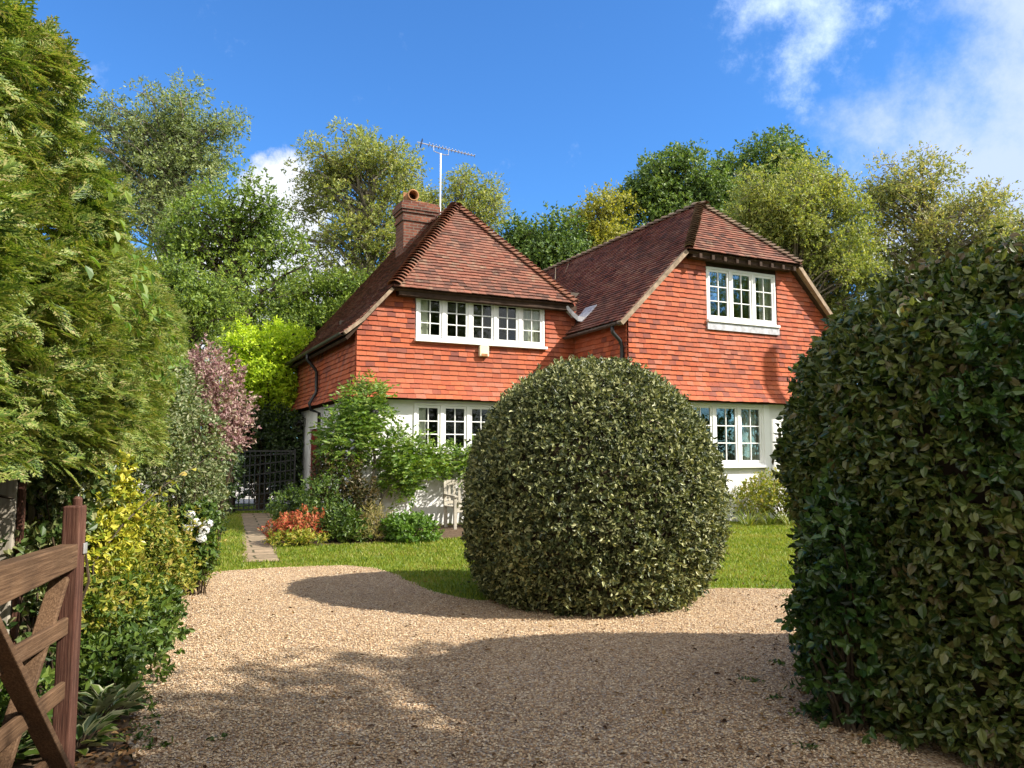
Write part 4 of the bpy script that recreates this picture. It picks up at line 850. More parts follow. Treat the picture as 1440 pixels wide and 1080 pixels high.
def dome_core(root, b):
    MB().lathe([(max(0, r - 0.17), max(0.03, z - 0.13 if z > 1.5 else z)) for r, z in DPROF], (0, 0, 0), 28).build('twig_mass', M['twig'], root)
    c = MB(); rng = random.Random(5)
    for k in range(9): q = k * 0.7; c.tube([(0.25 * math.cos(q), 0.25 * math.sin(q), -0.03), (0.9 * math.cos(q), 0.9 * math.sin(q), 0.9)], [0.03, 0.012], 5)
    c.build('stem', M['bark'], root)
clipped('clipped_dome_bush', 'large clipped evergreen bush shaped as a dome in the middle of the drive', 'bush', dome_surf, 24500, leaf_mat('dome_leaf', [(0.022, 0.034, 0.011), (0.05, 0.068, 0.02), (0.12, 0.14, 0.05), (0.245, 0.26, 0.10), (0.41, 0.40, 0.19)], 0.45, 0.45, 0.14, 0.3, 1.6), 0.043, 0.0215, 41, DC, core=dome_core, depth=0.19, jit=0.55, stray=0.045)

# ------------------------------------------------------------------ broad-leaved hedge on the right
def super_surf(c, r, e, zmin=0.0, amp=0.02, face=None):
    def f(n, rng):
        d = rdir(rng, n * 3); q = (np.abs(d) ** e).sum(1) ** (-1 / e); p = d * q[:, None]
        g = nrm(np.sign(p) * np.abs(p) ** (e - 1) / np.array(r)); w = 1 + amp * (np.sin(p[:, 0] * 7 + p[:, 2] * 4) + np.sin(p[:, 1] * 6 - p[:, 2] * 7 + 1) + 0.7 * np.sin(p[:, 0] * 15 + p[:, 2] * 13))
        P = np.array(c) + p * np.array(r) * w[:, None]; ok = P[:, 2] > zmin
        if face is not None: ok &= face(P)
        P, g = P[ok], g[ok]
        return P[:n], g[:n]
    return f
BC = (3.94, 4.75, 0.95); BR = (2.08, 1.27, 1.82)
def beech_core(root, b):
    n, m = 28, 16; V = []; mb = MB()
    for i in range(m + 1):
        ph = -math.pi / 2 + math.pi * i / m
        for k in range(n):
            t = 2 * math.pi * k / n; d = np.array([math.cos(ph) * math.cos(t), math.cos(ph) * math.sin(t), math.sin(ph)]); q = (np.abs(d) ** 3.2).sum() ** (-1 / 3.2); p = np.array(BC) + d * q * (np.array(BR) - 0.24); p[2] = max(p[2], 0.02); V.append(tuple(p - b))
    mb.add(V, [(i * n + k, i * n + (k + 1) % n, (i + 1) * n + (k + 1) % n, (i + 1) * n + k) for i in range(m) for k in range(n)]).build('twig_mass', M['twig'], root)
    t = MB()
    for x in np.arange(2.2, 5.4, 0.5): t.tube([(x - b[0], 4.7 - b[1], -0.02), (x - b[0] + 0.1, 4.7 - b[1], 0.9)], [0.05, 0.04], 7)
    t.build('trunk', M['bark'], root)
M['beech'] = leaf_mat('beech_leaf', [(0.018, 0.041, 0.008), (0.041, 0.072, 0.013), (0.079, 0.111, 0.022), (0.121, 0.148, 0.035), (0.157, 0.179, 0.047), (0.124, 0.089, 0.039)], 0.38, 0.5, 0.25, 0.3, 1.4)
clipped('beech_hedge', 'tall broad-leaved clipped hedge filling the right of the picture', 'hedge', super_surf(BC, BR, 3.6, 0.02, 0.018, lambda P: (P[:, 1] < 4.9) | (P[:, 2] > 1.6) | (P[:, 0] < 2.6)), 26000, M['beech'], 0.051, 0.033, 42, (3.75, 4.75, 0), core=beech_core, depth=0.17, jit=0.55, stray=0.09, up=-0.45)
M['ivy'] = leaf_mat('ivy_leaf', [(0.014, 0.04, 0.007), (0.028, 0.065, 0.010), (0.05, 0.10, 0.016), (0.08, 0.13, 0.026)], 0.35, 0.5, 0.15, 0.4, 2)
bush('ivy_shrub', 'dark glossy ivy shrub at the foot of the tall hedge end', 'shrub', [((1.86, 4.55, 0.45), (0.24, 0.4, 0.55)), ((1.78, 4.35, 0.95), (0.14, 0.25, 0.35))], M['ivy'], 650, 0.05, 0.034, 6, shell=0.55, seed=43, shape='leaf', amp=0.2)
bush('hawthorn_shrub', 'dark lobed-leaved shrub growing through the right end of the tall hedge', 'shrub', [((2.55, 3.72, 1.75), (0.5, 0.12, 0.42)), ((2.75, 3.7, 1.2), (0.3, 0.12, 0.5))], M['ivy'], 700, 0.042, 0.03, 7, shell=0.4, seed=44, shape='leaf', stem_r=0.003)

# ------------------------------------------------------------------ border on the left
M['gold'] = leaf_mat('golden_leaf', [(0.09, 0.15, 0.014), (0.22, 0.26, 0.02), (0.42, 0.40, 0.035), (0.58, 0.53, 0.09)], 0.4, 0.4, 0.25, 0.35, 2.5, (1.3, 1.25, 0.6))
M['lime'] = leaf_mat('lime_leaf', [(0.10, 0.15, 0.016), (0.2, 0.245, 0.026), (0.34, 0.34, 0.045), (0.42, 0.32, 0.08)], 0.5, 0.3, 0.3, 0.4, 2.5)
M['lime2'] = leaf_mat('herbaceous_leaf', [(0.05, 0.10, 0.016), (0.11, 0.16, 0.022), (0.2, 0.235, 0.032), (0.34, 0.33, 0.05), (0.40, 0.31, 0.09)], 0.5, 0.3, 0.3, 0.5, 2.2)
M['varieg'] = leaf_mat('variegated_leaf', [(0.05, 0.085, 0.025), (0.10, 0.14, 0.045), (0.2, 0.235, 0.10), (0.36, 0.36, 0.22)], 0.45, 0.35, 0.25, 0.25, 3)
M['green'] = leaf_mat('green_leaf', [(0.025, 0.055, 0.01), (0.05, 0.095, 0.015), (0.085, 0.14, 0.02), (0.13, 0.18, 0.03)], 0.45, 0.4, 0.28, 0.4, 2)
M['wist'] = leaf_mat('wisteria_leaf', [(0.062, 0.131, 0.018), (0.106, 0.194, 0.024), (0.156, 0.244, 0.036), (0.225, 0.288, 0.054)], 0.45, 0.4, 0.35, 0.35, 2)
M['dkgreen'] = leaf_mat('dark_leaf', [(0.012, 0.026, 0.007), (0.022, 0.045, 0.010), (0.038, 0.065, 0.014), (0.06, 0.085, 0.022)], 0.4, 0.45, 0.15, 0.4, 2)
M['pink'] = leaf_mat('pink_leaf', [(0.16, 0.075, 0.08), (0.28, 0.155, 0.155), (0.40, 0.26, 0.245), (0.46, 0.35, 0.28), (0.2, 0.2, 0.09)], 0.55, 0.3, 0.3, 0.5, 2.5, (1.3, 0.95, 0.9))
M['red'] = leaf_mat('red_leaf', [(0.16, 0.15, 0.03), (0.36, 0.12, 0.04), (0.45, 0.07, 0.04), (0.5, 0.2, 0.08)], 0.5, 0.3, 0.3, 0.3, 5, (1.2, 0.9, 0.8))
M['petal'] = leaf_mat('white_petal', [(0.7, 0.7, 0.66), (0.8, 0.8, 0.78), (0.85, 0.85, 0.84)], 0.6, 0.2, 0.35, 0.1, 3, (1, 1, 1))
E_ = px_ell
bush('golden_shrub', 'golden yellow variegated shrub behind the gate under the conifers', 'shrub', [E_(140, 705, 5.5, 46, 58, 0.3), E_(125, 770, 5.2, 55, 60, 0.3), E_(165, 740, 5.7, 28, 50, 0.25)], M['gold'], 1150, 0.042, 0.022, 7, shell=0.5, seed=51, shape='leaf', amp=0.22)
bush('ivy_climber', 'green and cream ivy climbing the fence behind the gate', 'climber', [E_(60, 720, 4.6, 55, 90, 0.15), E_(35, 850, 4.3, 60, 110, 0.15), E_(110, 690, 4.9, 45, 40, 0.2)], leaf_mat('ivy_cream', [(0.03, 0.06, 0.014), (0.05, 0.09, 0.02), (0.1, 0.13, 0.035), (0.3, 0.3, 0.14)], 0.4, 0.4, 0.2, 0.2, 3), 420, 0.05, 0.032, 6, shell=0.3, seed=52, shape='leaf')
bush('low_yellow_plant', 'loose yellow-green herbaceous clump spilling onto the gravel', 'plant', [E_(240, 775, 8.2, 50, 45, 0.5), E_(215, 795, 7.0, 50, 55, 0.45), E_(272, 790, 9.0, 26, 32, 0.35), E_(195, 745, 6.8, 45, 50, 0.4), E_(175, 830, 5.6, 46, 60, 0.3), E_(130, 850, 5.0, 40, 55, 0.25)], M['lime2'], 3300, 0.045, 0.02, 7, shell=0.4, seed=53, amp=0.3, shape='leaf')
bush('bramble_patch', 'low dark green ground cover beside the open gate', 'plant', [E_(165, 930, 5.0, 60, 50, 0.4), E_(205, 880, 5.7, 45, 35, 0.4), E_(40, 1000, 4.1, 50, 50, 0.25), E_(235, 845, 6.6, 30, 22, 0.3)], M['green'], 1000, 0.05, 0.028, 6, shell=0.25, seed=54, amp=0.3, shape='leaf')
def rosette(name, label, cat, loc, mat, seed, n=34, L=0.125, Wd=0.062, h=0.13, group=None):
    rng = np.random.default_rng(seed); root = empty(name, loc); tag(root, label, cat, group)
    az = rng.random(n) * 6.28; el = rng.uniform(0.1, 0.9, n); D = np.stack([np.cos(az) * np.cos(el), np.sin(az) * np.cos(el), np.sin(el)], 1); B = D * np.array([0.10, 0.10, h]) * rng.uniform(0.4, 1.3, (n, 1)) + np.array([0, 0, 0.03]); Nn = nrm(np.array([0, 0, 1.0]) + 0.2 * D + rng.normal(0, 0.2, (n, 3)))
    V, F = leaves_arr(B, D, Nn, L * rng.uniform(0.7, 1.1, n), Wd, 'leaf', 0.3); arr_mesh('rim', V, F, M['petal_edge'], root)
    V, F = leaves_arr(B + Nn * 0.003, D, Nn, L * 0.9 * np.ones(n), Wd * 0.72, 'leaf', 0.3); arr_mesh('leaf_blade', V, F, mat, root)
    st_ = MB()
    for q in B: st_.tube([(0, 0, 0), tuple(q)], 0.004, 4)
    st_.build('stem', M['twig'], root)
    return root
M['petal_edge'] = leaf_mat('cream_edge', [(0.3, 0.32, 0.16), (0.45, 0.45, 0.27)], 0.5, 0.3, 0.3, 0.2, 3)
for k, (px, d, lb) in enumerate(((130, 4.05, 'cream-edged hosta at the foot of the gate stile'), (150, 4.4, 'second cream-edged hosta, just right of the gate stile'), (30, 3.9, 'cream-edged hosta showing through the gate rails at the left edge'), (178, 4.55, 'cream-edged hosta farthest from the gate, by the gravel edge'))):
    rosette('hosta', lb, 'plant', at(px, d), M['green'], 60 + k, group='cream-edged hostas by the gate')
br = empty('bramble_cane', at(150, 5.2)); tag(br, 'long bare bramble cane arching out over the golden shrub', 'bramble')
c0 = Vector(at(150, 5.2)); cz = [Vector(at(x, d, EYE + (HOR - y) / FOC * d)) - c0 for x, y, d in ((140, 790, 5.0), (180, 735, 5.3), (230, 685, 5.8), (292, 645, 6.4))]
MB().tube([(0, 0, 0)] + cz, [0.008, 0.007, 0.006, 0.004, 0.002], 6).build('stem', M['bark'], br)
rng = np.random.default_rng(3); pp = np.array([cz[1].lerp(cz[3], t) for t in rng.random(14)]); V, F = leaves_arr(pp, nrm(rng.normal(size=(14, 3)) + np.array([0, 0, -0.4])), rdir(rng, 14), 0.07, 0.04, 'leaf'); arr_mesh('foliage', V, F, M['lime'], br)
bush('variegated_shrub', 'pale cream-green variegated shrub between the conifers and the pink shrub', 'shrub', [E_(262, 640, 9.3, 55, 60, 0.6), E_(225, 640, 8.6, 45, 65, 0.5), E_(215, 570, 9.0, 40, 60, 0.5), E_(290, 690, 10, 35, 40, 0.4), E_(245, 560, 9.8, 34, 60, 0.5)], M['varieg'], 2600, 0.045, 0.024, 7, shell=0.5, seed=55, amp=0.22)
bush('pink_shrub', 'shrub of dusky pink and purple foliage by the path', 'shrub', [E_(303, 565, 11.2, 40, 58, 0.5), E_(285, 520, 11.4, 28, 38, 0.4), E_(324, 600, 11.0, 24, 38, 0.4), E_(285, 600, 11.2, 30, 45, 0.4)], M['pink'], 1800, 0.048, 0.024, 7, shell=0.25, seed=56, amp=0.35)
bush('dark_shrub', 'small dark green shrub under the pink one', 'shrub', [E_(290, 700, 11.6, 38, 45, 0.5), E_(312, 655, 12.0, 26, 45, 0.45)], M['dkgreen'], 700, 0.05, 0.028, 7, shell=0.5, seed=57)
def flower_heads(spots, R0, mat):
    def f(root, P, D, rng):
        for px, py, d_ in spots:
            c_ = np.array(((px - 720) / FOC * d_, d_, EYE + (HOR - py) / FOC * d_)) - np.array(root.location); m = 34; d = rdir(rng, m); B = c_ + d * R0 * np.array([1, 1, 0.75]); e = nrm(np.cross(d, rdir(rng, m)))
            V, F = leaves_arr(B - e * R0 * 0.35, e, d, R0 * 0.7, R0 * 0.6, 'quad'); arr_mesh('flower_head', V, F, mat, root)
    return f
bush('hydrangea', 'white-flowered hydrangea at the lawn edge left of the path', 'plant', [E_(282, 736, 8.5, 20, 24, 0.2), E_(286, 775, 8.4, 18, 26, 0.2)], M['green'], 420, 0.06, 0.04, 6, shell=0.4, seed=58, shape='leaf', extra=flower_heads([(272, 722, 8.2), (281, 733, 8.15), (270, 741, 8.1), (293, 744, 8.2), (289, 755, 8.15), (298, 735, 8.3)], 0.05, M['petal']), stem_r=0.006)
# ------------------------------------------------------------------ gate and hedge at the end of the path
bush('garden_hedge', 'dark shaded hedge arching over the iron garden gate', 'hedge', [E_(375, 608, 20.6, 58, 34, 0.4), E_(385, 640, 21.0, 40, 20, 0.3), E_(372, 680, 21.2, 46, 26, 0.12), E_(405, 650, 20.6, 22, 60, 0.5), E_(345, 640, 20.6, 20, 40, 0.4), E_(330, 600, 20.4, 26, 40, 0.4)], M['dkgreen'], 3400, 0.08, 0.05, 6, shell=0.3, seed=61)
ig = empty('iron_gate', at(375, 19.9), TH * 0.4); tag(ig, 'black iron garden gate with open lattice at the end of the path', 'gate')
b = MB(); b.beam((-0.72, 0, 0.08), (0.72, 0, 0.08), 0.03, 0.04); b.beam((-0.72, 0, 1.55), (0.72, 0, 1.55), 0.03, 0.04); b.box(-0.74, -0.70, -0.02, 0.02, 0, 1.6); b.box(0.70, 0.74, -0.02, 0.02, 0, 1.6); b.build('frame', M['black'], ig)
b = MB()
for k in range(11): b.tube([(-0.62 + k * 0.124, 0, 0.1), (-0.62 + k * 0.124, 0, 1.54)], 0.014, 6)
for k in range(6): b.beam((-0.7, 0.012, 0.15 + 0.25 * k), (0.7, 0.012, 0.32 + 0.25 * k if k < 5 else 1.5), 0.012, 0.03)
b.build('lattice', M['black'], ig)
gpb = empty('garden_gate_post', at(327, 19.6), 0.1); tag(gpb, 'dark square post beside the iron garden gate', 'post'); MB().box(-0.09, 0.09, -0.09, 0.09, 0, 1.75).build('shaft', M['fence'], gpb, bevel=0.01); MB().box(-0.11, 0.11, -0.11, 0.11, 1.75, 1.8).build('cap', M['fence'], gpb, bevel=0.01)

# ------------------------------------------------------------------ plants by the house
def wisteria():
    def stemf(root, P, D, rng):
        b = MB(); b0 = Vector(hw(0.35, -0.35)) - root.location
        for pts in ([(0.30, -0.35, 0), (0.22, -0.3, 0.6), (0.35, -0.25, 1.3), (0.2, -0.3, 2.2)], [(0.34, -0.36, 0), (0.5, -0.25, 0.7), (1.0, -0.2, 1.1), (1.9, -0.18, 1.35), (2.9, -0.16, 1.4)], [(0.28, -0.34, 0), (0.1, -0.32, 0.7), (-0.15, -0.1, 1.6)]):
            b.tube([Vector(hw(*q)) - root.location for q in pts], [0.045, 0.04, 0.03, 0.02, 0.012][:len(pts)], 7)
        b.build('trunk', M['bark_pale'], root)
    ells = [(hw(*c), r) for c, r in (((0.08, -0.32, 2.35), (0.45, 0.32, 0.5)), ((-0.15, -0.2, 1.8), (0.5, 0.45, 0.6)), ((0.8, -0.3, 1.55), (0.36, 0.26, 0.36)), ((1.2, -0.28, 1.38), (0.42, 0.24, 0.28)), ((1.9, -0.22, 1.32), (0.55, 0.2, 0.27)), ((2.6, -0.2, 1.3), (0.5, 0.2, 0.24)), ((0.9, -0.3, 1.0), (0.4, 0.25, 0.28)))]
    bush('wisteria', 'light green climber trained over the corner of the white wall', 'climber', ells, M['wist'], 1350, 0.095, 0.036, 11, slen=0.32, spread=1.0, shell=0.35, amp=0.3, seed=62, rank2=True, up=-0.05, stem=False, extra=stemf, zmin=0.6)
wisteria()
bush('bronze_shrub', 'dark bronze-green shrub against the house corner under the climber', 'shrub', [(hw(-0.35, -0.3, 0.85), (0.42, 0.4, 0.75)), (hw(0.0, -0.45, 0.55), (0.35, 0.3, 0.5)), (hw(-0.5, 0.3, 1.0), (0.3, 0.4, 0.9))], leaf_mat('bronze_leaf', [(0.02, 0.03, 0.008), (0.045, 0.05, 0.012), (0.085, 0.07, 0.02), (0.12, 0.075, 0.03)], 0.45, 0.4, 0.25, 0.5, 2.5), 1700, 0.055, 0.028, 7, shell=0.4, seed=63, amp=0.25)
bush('red_leaved_plant', 'low shrub with red and orange leaves beside the path', 'plant', [E_(425, 738, 13.3, 34, 20, 0.4), E_(400, 745, 13.2, 20, 16, 0.3)], M['red'], 470, 0.05, 0.022, 7, shell=0.3, seed=64, amp=0.35)
bush('lime_edging_plant', 'lime green leafy clump below the red-leaved plant', 'plant', [E_(415, 762, 12.9, 36, 12, 0.3), E_(445, 765, 13.0, 22, 10, 0.25)], M['lime'], 360, 0.07, 0.025, 6, shell=0.3, seed=65, shape='leaf')
bush('spotted_laurel', 'mid-green leafy shrub left of the mounded plant', 'shrub', [E_(480, 738, 13.6, 26, 26, 0.35), E_(500, 750, 13.4, 20, 16, 0.3)], M['green'], 460, 0.07, 0.035, 6, shell=0.4, seed=66, shape='leaf')
bush('mounded_plant', 'bright green mounded plant at the edge of the flower bed', 'plant', [E_(582, 745, 13.5, 34, 18, 0.38), E_(562, 742, 13.7, 22, 16, 0.3)], leaf_mat('fresh_leaf', [(0.06, 0.13, 0.015), (0.10, 0.19, 0.022), (0.15, 0.25, 0.035)], 0.4, 0.45, 0.3, 0.3, 3), 620, 0.06, 0.04, 6, shell=0.55, seed=67, shape='leaf')
bush('straw_plant', 'straw-coloured fading plant in the middle of the bed', 'plant', [E_(530, 740, 13.8, 22, 26, 0.3), E_(515, 755, 13.4, 24, 10, 0.25)], leaf_mat('straw', [(0.12, 0.13, 0.03), (0.26, 0.22, 0.08), (0.35, 0.28, 0.12)], 0.6, 0.3, 0.3, 0.3, 3), 280, 0.09, 0.016, 6, shell=0.2, seed=68, up=0.5)
bush('leafy_border_shrub', 'dense green shrub between path and house wall behind the red plant', 'shrub', [E_(450, 705, 14.6, 30, 34, 0.4), E_(412, 712, 15.0, 26, 26, 0.4)], M['green'], 620, 0.06, 0.03, 7, shell=0.4, seed=69)
for k, (px, d, lb, nn_) in enumerate(((1050, 16.4, 'arching strap-leaved clump right of the dome bush', 60), (1078, 16.6, 'strap-leaved clump in the middle under the right window', 50), (1108, 16.5, 'strap-leaved clump nearest the tall hedge', 50))):
    o = empty('strap_leaved_plant', at(px, d), k); tag(o, lb, 'plant', 'strap-leaved clumps at the far lawn edge'); straps(o, nn_, 0.62, 0.02, leaf_mat('strap_leaf', [(0.09, 0.14, 0.03), (0.16, 0.2, 0.05), (0.28, 0.3, 0.12)], 0.45, 0.4, 0.3, 0.2, 3), 70 + k); straps(o, 10, 0.3, 0.015, M['straw_mat'] if 'straw_mat' in M else M['lime'], 80 + k, name='dry_blade')
bush('hypericum_shrub', 'yellow-green rounded shrub under the right-hand ground floor window', 'shrub', [E_(1085, 690, 17.0, 45, 28, 0.4), E_(1060, 700, 17.0, 30, 24, 0.4), E_(1110, 690, 17.2, 30, 30, 0.4), E_(1140, 700, 17.0, 40, 34, 0.4)], M['lime'], 1500, 0.06, 0.03, 6, shell=0.5, seed=72)

# ------------------------------------------------------------------ trees behind
T_ = dict(
    airy=leaf_mat('airy_leaf', [(0.101, 0.150, 0.069), (0.168, 0.223, 0.087), (0.243, 0.294, 0.112), (0.319, 0.349, 0.152)], 0.5, 0.35, 0.35, 0.45, 0.5),
    oak=leaf_mat('oak_leaf', [(0.059, 0.107, 0.026), (0.118, 0.187, 0.035), (0.186, 0.268, 0.042), (0.269, 0.340, 0.058)], 0.5, 0.35, 0.35, 0.5, 0.5),
    dark=leaf_mat('dark_oak_leaf', [(0.039, 0.077, 0.025), (0.073, 0.131, 0.031), (0.119, 0.193, 0.039), (0.182, 0.251, 0.051)], 0.5, 0.35, 0.28, 0.55, 0.4),
    birch=leaf_mat('birch_leaf', [(0.122, 0.164, 0.055), (0.195, 0.243, 0.065), (0.269, 0.303, 0.075), (0.374, 0.362, 0.100)], 0.5, 0.4, 0.38, 0.5, 0.5),
    ash=leaf_mat('ash_leaf', [(0.126, 0.162, 0.070), (0.219, 0.251, 0.086), (0.319, 0.330, 0.108), (0.404, 0.338, 0.133)], 0.5, 0.35, 0.35, 0.5, 0.5),
    yellow=leaf_mat('yellow_leaf', [(0.173, 0.199, 0.040), (0.292, 0.292, 0.046), (0.398, 0.358, 0.059)], 0.5, 0.3, 0.35, 0.4, 0.6),
    acid=leaf_mat('acid_leaf', [(0.231, 0.354, 0.021), (0.389, 0.531, 0.032), (0.583, 0.672, 0.052)], 0.5, 0.3, 0.4, 0.3, 0.8))
tree('ash_tree', 'tall airy grey-green tree rising behind the conifer hedge', at(232, 28), 15.0, [E_(225, 150, 28, 62, 55), E_(165, 200, 28, 70, 75), E_(250, 215, 28, 62, 60), E_(298, 165, 28, 34, 26), E_(215, 290, 28, 75, 60)], T_['airy'], M['bark_pale'], 85, 55, 0.95, 0.15, 0.06, 6, 0.28, 101, shell=0.15, up=0.0)
tree('oak_tree', 'mid-green tree with dark forked trunk left of the house', at(318, 23), 9.6, [E_(300, 300, 23, 70, 55), E_(260, 360, 23, 60, 60), E_(365, 330, 23, 55, 55), E_(330, 400, 23, 80, 55), E_(400, 350, 23, 36, 40), E_(270, 440, 23, 50, 40)], T_['oak'], M['bark'], 74, 42, 0.75, 0.12, 0.07, 6, 0.24, 102, shell=0.15)
tree('birch_tree', 'tall loose yellow-green tree directly left of the chimney', at(520, 27), 13.0, [E_(490, 225, 27, 72, 52), E_(470, 330, 27, 62, 70), E_(540, 330, 27, 55, 80), E_(545, 230, 27, 50, 45), E_(480, 430, 27, 60, 50), E_(440, 250, 27, 40, 50)], T_['birch'], M['bark_pale'], 95, 55, 0.85, 0.12, 0.06, 6, 0.24, 103, shell=0.15)
tree('birch_tree', 'thin yellow-green tree showing behind the aerial mast', at(640, 30), 12.2, [E_(640, 300, 30, 62, 50), E_(660, 265, 30, 45, 38), E_(585, 290, 30, 45, 40), E_(690, 290, 30, 32, 34), E_(620, 360, 30, 70, 60)], T_['birch'], M['bark_pale'], 70, 44, 0.8, 0.12, 0.055, 6, 0.2, 104, shell=0.15)
tree('oak_tree', 'dark green oak between the two roofs', at(760, 33), 11.0, [E_(760, 345, 33, 62, 48), E_(720, 350, 33, 40, 45), E_(790, 400, 33, 70, 60)], T_['dark'], M['bark'], 60, 70, 1.0, 0.17, 0.10, 6, 0.3, 105, shell=0.4)
tree('oak_tree', 'yellowing rounded tree top between the two roofs', at(835, 34), 12.0, [E_(838, 320, 34, 52, 46), E_(850, 380, 34, 60, 60)], T_['yellow'], M['bark'], 50, 60, 0.95, 0.15, 0.09, 6, 0.26, 106, shell=0.4)
tree('oak_tree', 'tall dark green oak behind the right-hand roof ridge', at(945, 35), 15.5, [E_(948, 255, 35, 56, 54), E_(905, 310, 35, 46, 55), E_(985, 300, 35, 55, 60), E_(930, 380, 35, 75, 60)], T_['dark'], M['bark'], 80, 75, 1.05, 0.17, 0.10, 6, 0.34, 107, shell=0.4)
tree('oak_tree', 'tallest dark oak, its peak above the right-hand gable', at(1085, 38), 17.5, [E_(1085, 240, 38, 50, 45), E_(1110, 200, 38, 28, 26), E_(1035, 265, 38, 42, 48), E_(1130, 250, 38, 40, 50), E_(1080, 330, 38, 85, 60)], T_['dark'], M['bark'], 80, 70, 1.1, 0.18, 0.11, 6, 0.36, 108, shell=0.4)
tree('birch_tree', 'broad olive weeping tree behind the right-hand gable', at(1120, 26), 11.6, [E_(1120, 275, 26, 90, 62), E_(1070, 320, 26, 55, 60), E_(1175, 330, 26, 62, 80), E_(1205, 400, 26, 50, 70), E_(1130, 380, 26, 80, 60)], T_['birch'], M['bark_pale'], 120, 80, 0.85, 0.12, 0.06, 6, 0.24, 109, shell=0.3, droop=0.7)
tree('ash_tree', 'open grey-branched tree above the tall hedge on the right', at(1320, 27), 12.4, [E_(1290, 260, 27, 75, 50), E_(1370, 300, 27, 70, 55), E_(1250, 330, 27, 50, 60), E_(1330, 350, 27, 90, 50), E_(1430, 330, 27, 40, 45), E_(1400, 380, 27, 60, 40)], T_['ash'], M['bark_pale'], 95, 46, 0.85, 0.14, 0.06, 6, 0.26, 110, shell=0.15)
tree('robinia_tree', 'bright lime-yellow small tree left of the house', at(370, 21.5), 4.6, [E_(370, 520, 21.5, 60, 60), E_(340, 490, 21.5, 38, 45), E_(405, 490, 21.5, 34, 36), E_(380, 560, 21.5, 55, 45)], T_['acid'], M['bark'], 60, 55, 0.55, 0.11, 0.06, 7, 0.12, 111, shell=0.4)
tree('holly_tree', 'green understorey tree between conifer hedge and lime-yellow tree', at(270, 19), 5.5, [E_(270, 460, 19, 55, 70), E_(230, 430, 19, 50, 80), E_(300, 440, 19, 34, 46), E_(250, 540, 19, 60, 60)], T_['oak'], M['bark'], 60, 60, 0.6, 0.10, 0.05, 6, 0.14, 112, shell=0.4)
tree('hazel_tree', 'green bushy tree low behind the eaves at the left wing', at(440, 26), 6.5, [E_(440, 430, 26, 60, 50), E_(400, 450, 26, 50, 40), E_(490, 420, 26, 40, 45)], T_['oak'], M['bark'], 50, 60, 0.7, 0.12, 0.06, 6, 0.14, 113, shell=0.4)
db = empty('dead_tree', at(780, 23)); tag(db, 'pale bare twiggy dead treetop showing between the roofs', 'tree'); rg = random.Random(4); b = MB(); b.tube([(0, 0, 0), (0.05, 0, 3), (0, 0, 6.2)], [0.09, 0.06, 0.02], 6); b.build('trunk', M['bark_pale'], db)
b = MB()
for k in range(34):
    z = rg.uniform(4.6, 6.2); e = Vector((rg.uniform(-0.5, 0.5), rg.uniform(-0.5, 0.5), z + rg.uniform(0.3, 1.2))); b.tube([(0, 0, z - 0.3), ((e.x) * 0.5, e.y * 0.5, (z + e.z) / 2 - 0.05), e], [0.02, 0.014, 0.005], 4, False)
b.build('branch', M['bark_pale'], db)
def wood():
    rng = np.random.default_rng(91); n = 5200; x = rng.uniform(-60, 70, n); d = rng.uniform(44, 58, n); z = rng.random(n) ** 0.8 * (5.2 + 1.2 * np.sin(x * 0.3))
    P = np.stack([x, d, z], 1); a_ = sprig_arr(P, nrm(rng.normal(size=(n, 3)) + np.array([0, -0.5, 0.4])), 9, 0.9, 0.5, 0.3, 0.9, rng); V, F = leaves_arr(*a_, shape='quad')
    o = arr_mesh('woodland', V, F, T_['dark']); tag(o, 'far belt of dark woodland behind the garden trees', 'woodland', kind='stuff')
wood()
# trees beside and behind the viewer: out of the picture, they shade the gateway and show in the window panes
tree('roadside_tree', 'spreading tree at the roadside right of the gateway', (7.6, 1.2, 0), 8.0, [((7.4, 1.4, 4.8), (2.6, 2.2, 2.6)), ((6.0, 2.6, 3.4), (1.6, 1.4, 1.7)), ((8.2, 3.0, 4.4), (2.0, 1.6, 2.2)), ((6.6, 0.0, 4.0), (2.0, 1.6, 2.2)), ((6.9, 2.5, 6.4), (1.7, 1.7, 1.4)), ((8.5, 1.3, 7.6), (1.8, 1.7, 1.5))], T_['oak'], M['bark'], 110, 32, 0.7, 0.14, 0.08, 6, 0.25, 120, shell=0.3)
for k, (x, y, h) in enumerate(((-9, -12, 11), (2, -15, 13), (13, -13, 12), (22, -6, 12), (26, 3, 11), (27, 12, 12), (34, 7, 13))):
    tree('roadside_tree', ('broad roadside tree far left behind the viewer', 'tall roadside tree straight behind the viewer', 'tall roadside tree right behind the viewer', 'roadside tree far right beyond the hedge', 'bushy tree in the neighbouring garden on the right', 'tree in the neighbouring garden level with the house', 'tallest tree of the neighbouring garden on the right')[k], (x, y, 0), h, [((x, y, h * 0.62), (3.6, 3.2, h * 0.36))], T_['oak'], M['bark'], 40, 44, 1.3, 0.3, 0.17, 5, 0.3, 121 + k, shell=0.4)

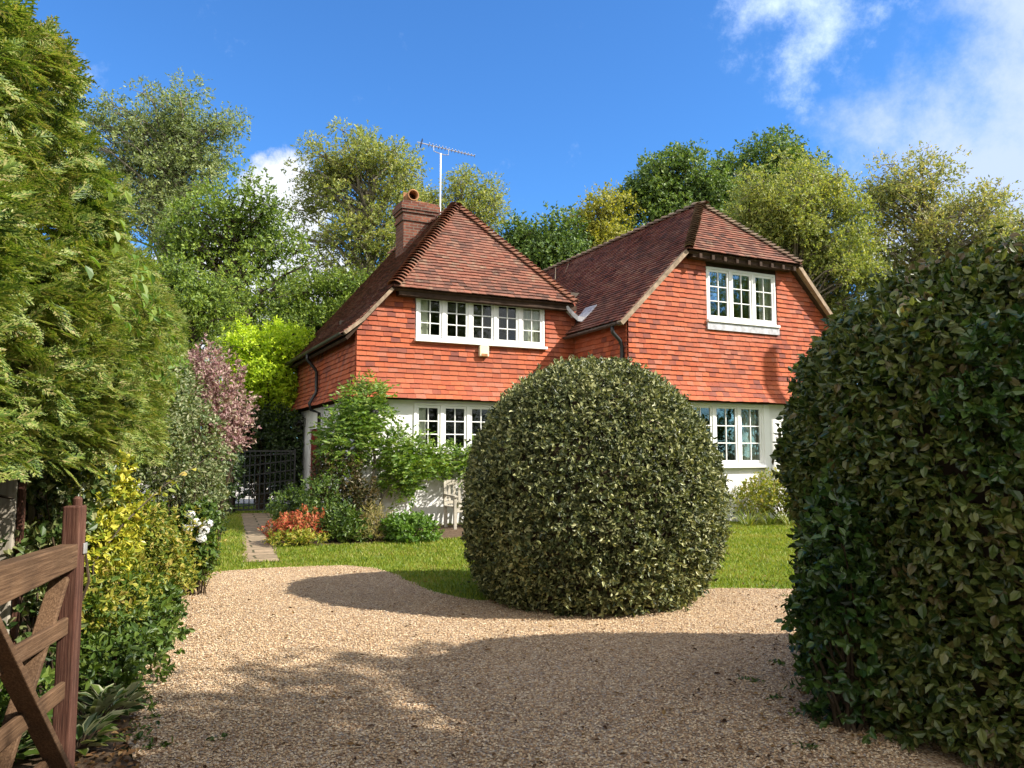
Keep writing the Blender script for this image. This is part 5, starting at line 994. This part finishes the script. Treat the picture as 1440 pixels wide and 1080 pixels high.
po = empty('shadow_trunk', (13.4, 15.65, 0)); tag(po, 'unseen bare trunk right of the house, added to cast a shadow on its wall', 'tree'); MB().tube([(0, 0, -0.1), (0.03, 0, 5), (0, 0.02, 10.3)], [0.24, 0.19, 0.15], 10).build('trunk', M['bark'], po, True)  # stands out of frame, put in only for the upright shadow on the right wing
def vine():
    rng = np.random.default_rng(17); root = empty('climbing_vine', tuple(H0)); tag(root, 'large-leaved vine hanging along the outer top edge of the conifer hedge', 'climber'); n = 190
    sv = rng.uniform(1.5, 9.0, n); z = 2.86 - rng.random(n) ** 1.5 * 0.7 - 0.02 * sv; P = HD * (sv - 1.0)[:, None] + HN * rng.uniform(0.06, 0.2, n)[:, None] + np.array([0, 0, 1]) * z[:, None]
    D = nrm(np.array([0, 0, -0.7]) + HN * 0.3 + rng.normal(0, 0.4, (n, 3))); V, F = leaves_arr(P, D, nrm(HN + rng.normal(0, 0.5, (n, 3)) + np.array([0, 0, 0.4])), rng.uniform(0.05, 0.085, n), rng.uniform(0.035, 0.055, n), 'leaf', 0.35); arr_mesh('foliage', V, F, M['wist'], root)
    b = MB()
    for k in range(9): p = np.array([HD * (q - 1.0) + HN * (0.1 + 0.05 * math.sin(q * 3 + k)) + np.array([0, 0, 2.86 - 0.02 * q - 0.08 * (k % 4) + 0.05 * math.sin(q * 5 + k)]) for q in np.linspace(1.4 + k * 0.85, 2.8 + k * 0.85, 6)]); b.tube([tuple(x - HN * 0.08) for x in p], 0.003, 4)
    b.build('stem', M['twig'], root)
vine()

def weeds():
    rng = np.random.default_rng(29); n = 90; d = rng.uniform(4, 9.5, n); x = np.where(rng.random(n) < 0.75, -0.48 * d + rng.normal(0.1, 0.15, n), 0.33 * d + rng.normal(0.1, 0.15, n)); k = 14; c = np.repeat(np.stack([x, d, 0 * x + 0.012], 1), k, 0)
    D = nrm(rng.normal(size=(n * k, 3)) * np.array([1, 1, 0.4]) + np.array([0, 0, 0.45])); V, F = leaves_arr(c + rng.normal(0, 0.02, c.shape) * np.array([1, 1, 0]), D, nrm(rng.normal(0, 0.4, D.shape) + np.array([0, 0, 1])), rng.uniform(0.015, 0.05, n * k), rng.uniform(0.008, 0.02, n * k), 'leaf')
    tag(arr_mesh('weeds', V, F, M['green']), 'small green weeds sprouting through the gravel', 'weeds', kind='stuff')
weeds()

bush('reflection_hedge', 'unseen hedge beyond the right edge, added to darken the window reflections', 'hedge', [((15.5, y, 1.3), (1.0, 2.2, 1.7)) for y in (-3, 0.5, 4, 7.5, 11)], M['green'], 2600, 0.2, 0.11, 6, shell=0.6, seed=130)  # added out of frame so the low panes mirror foliage instead of blue sky
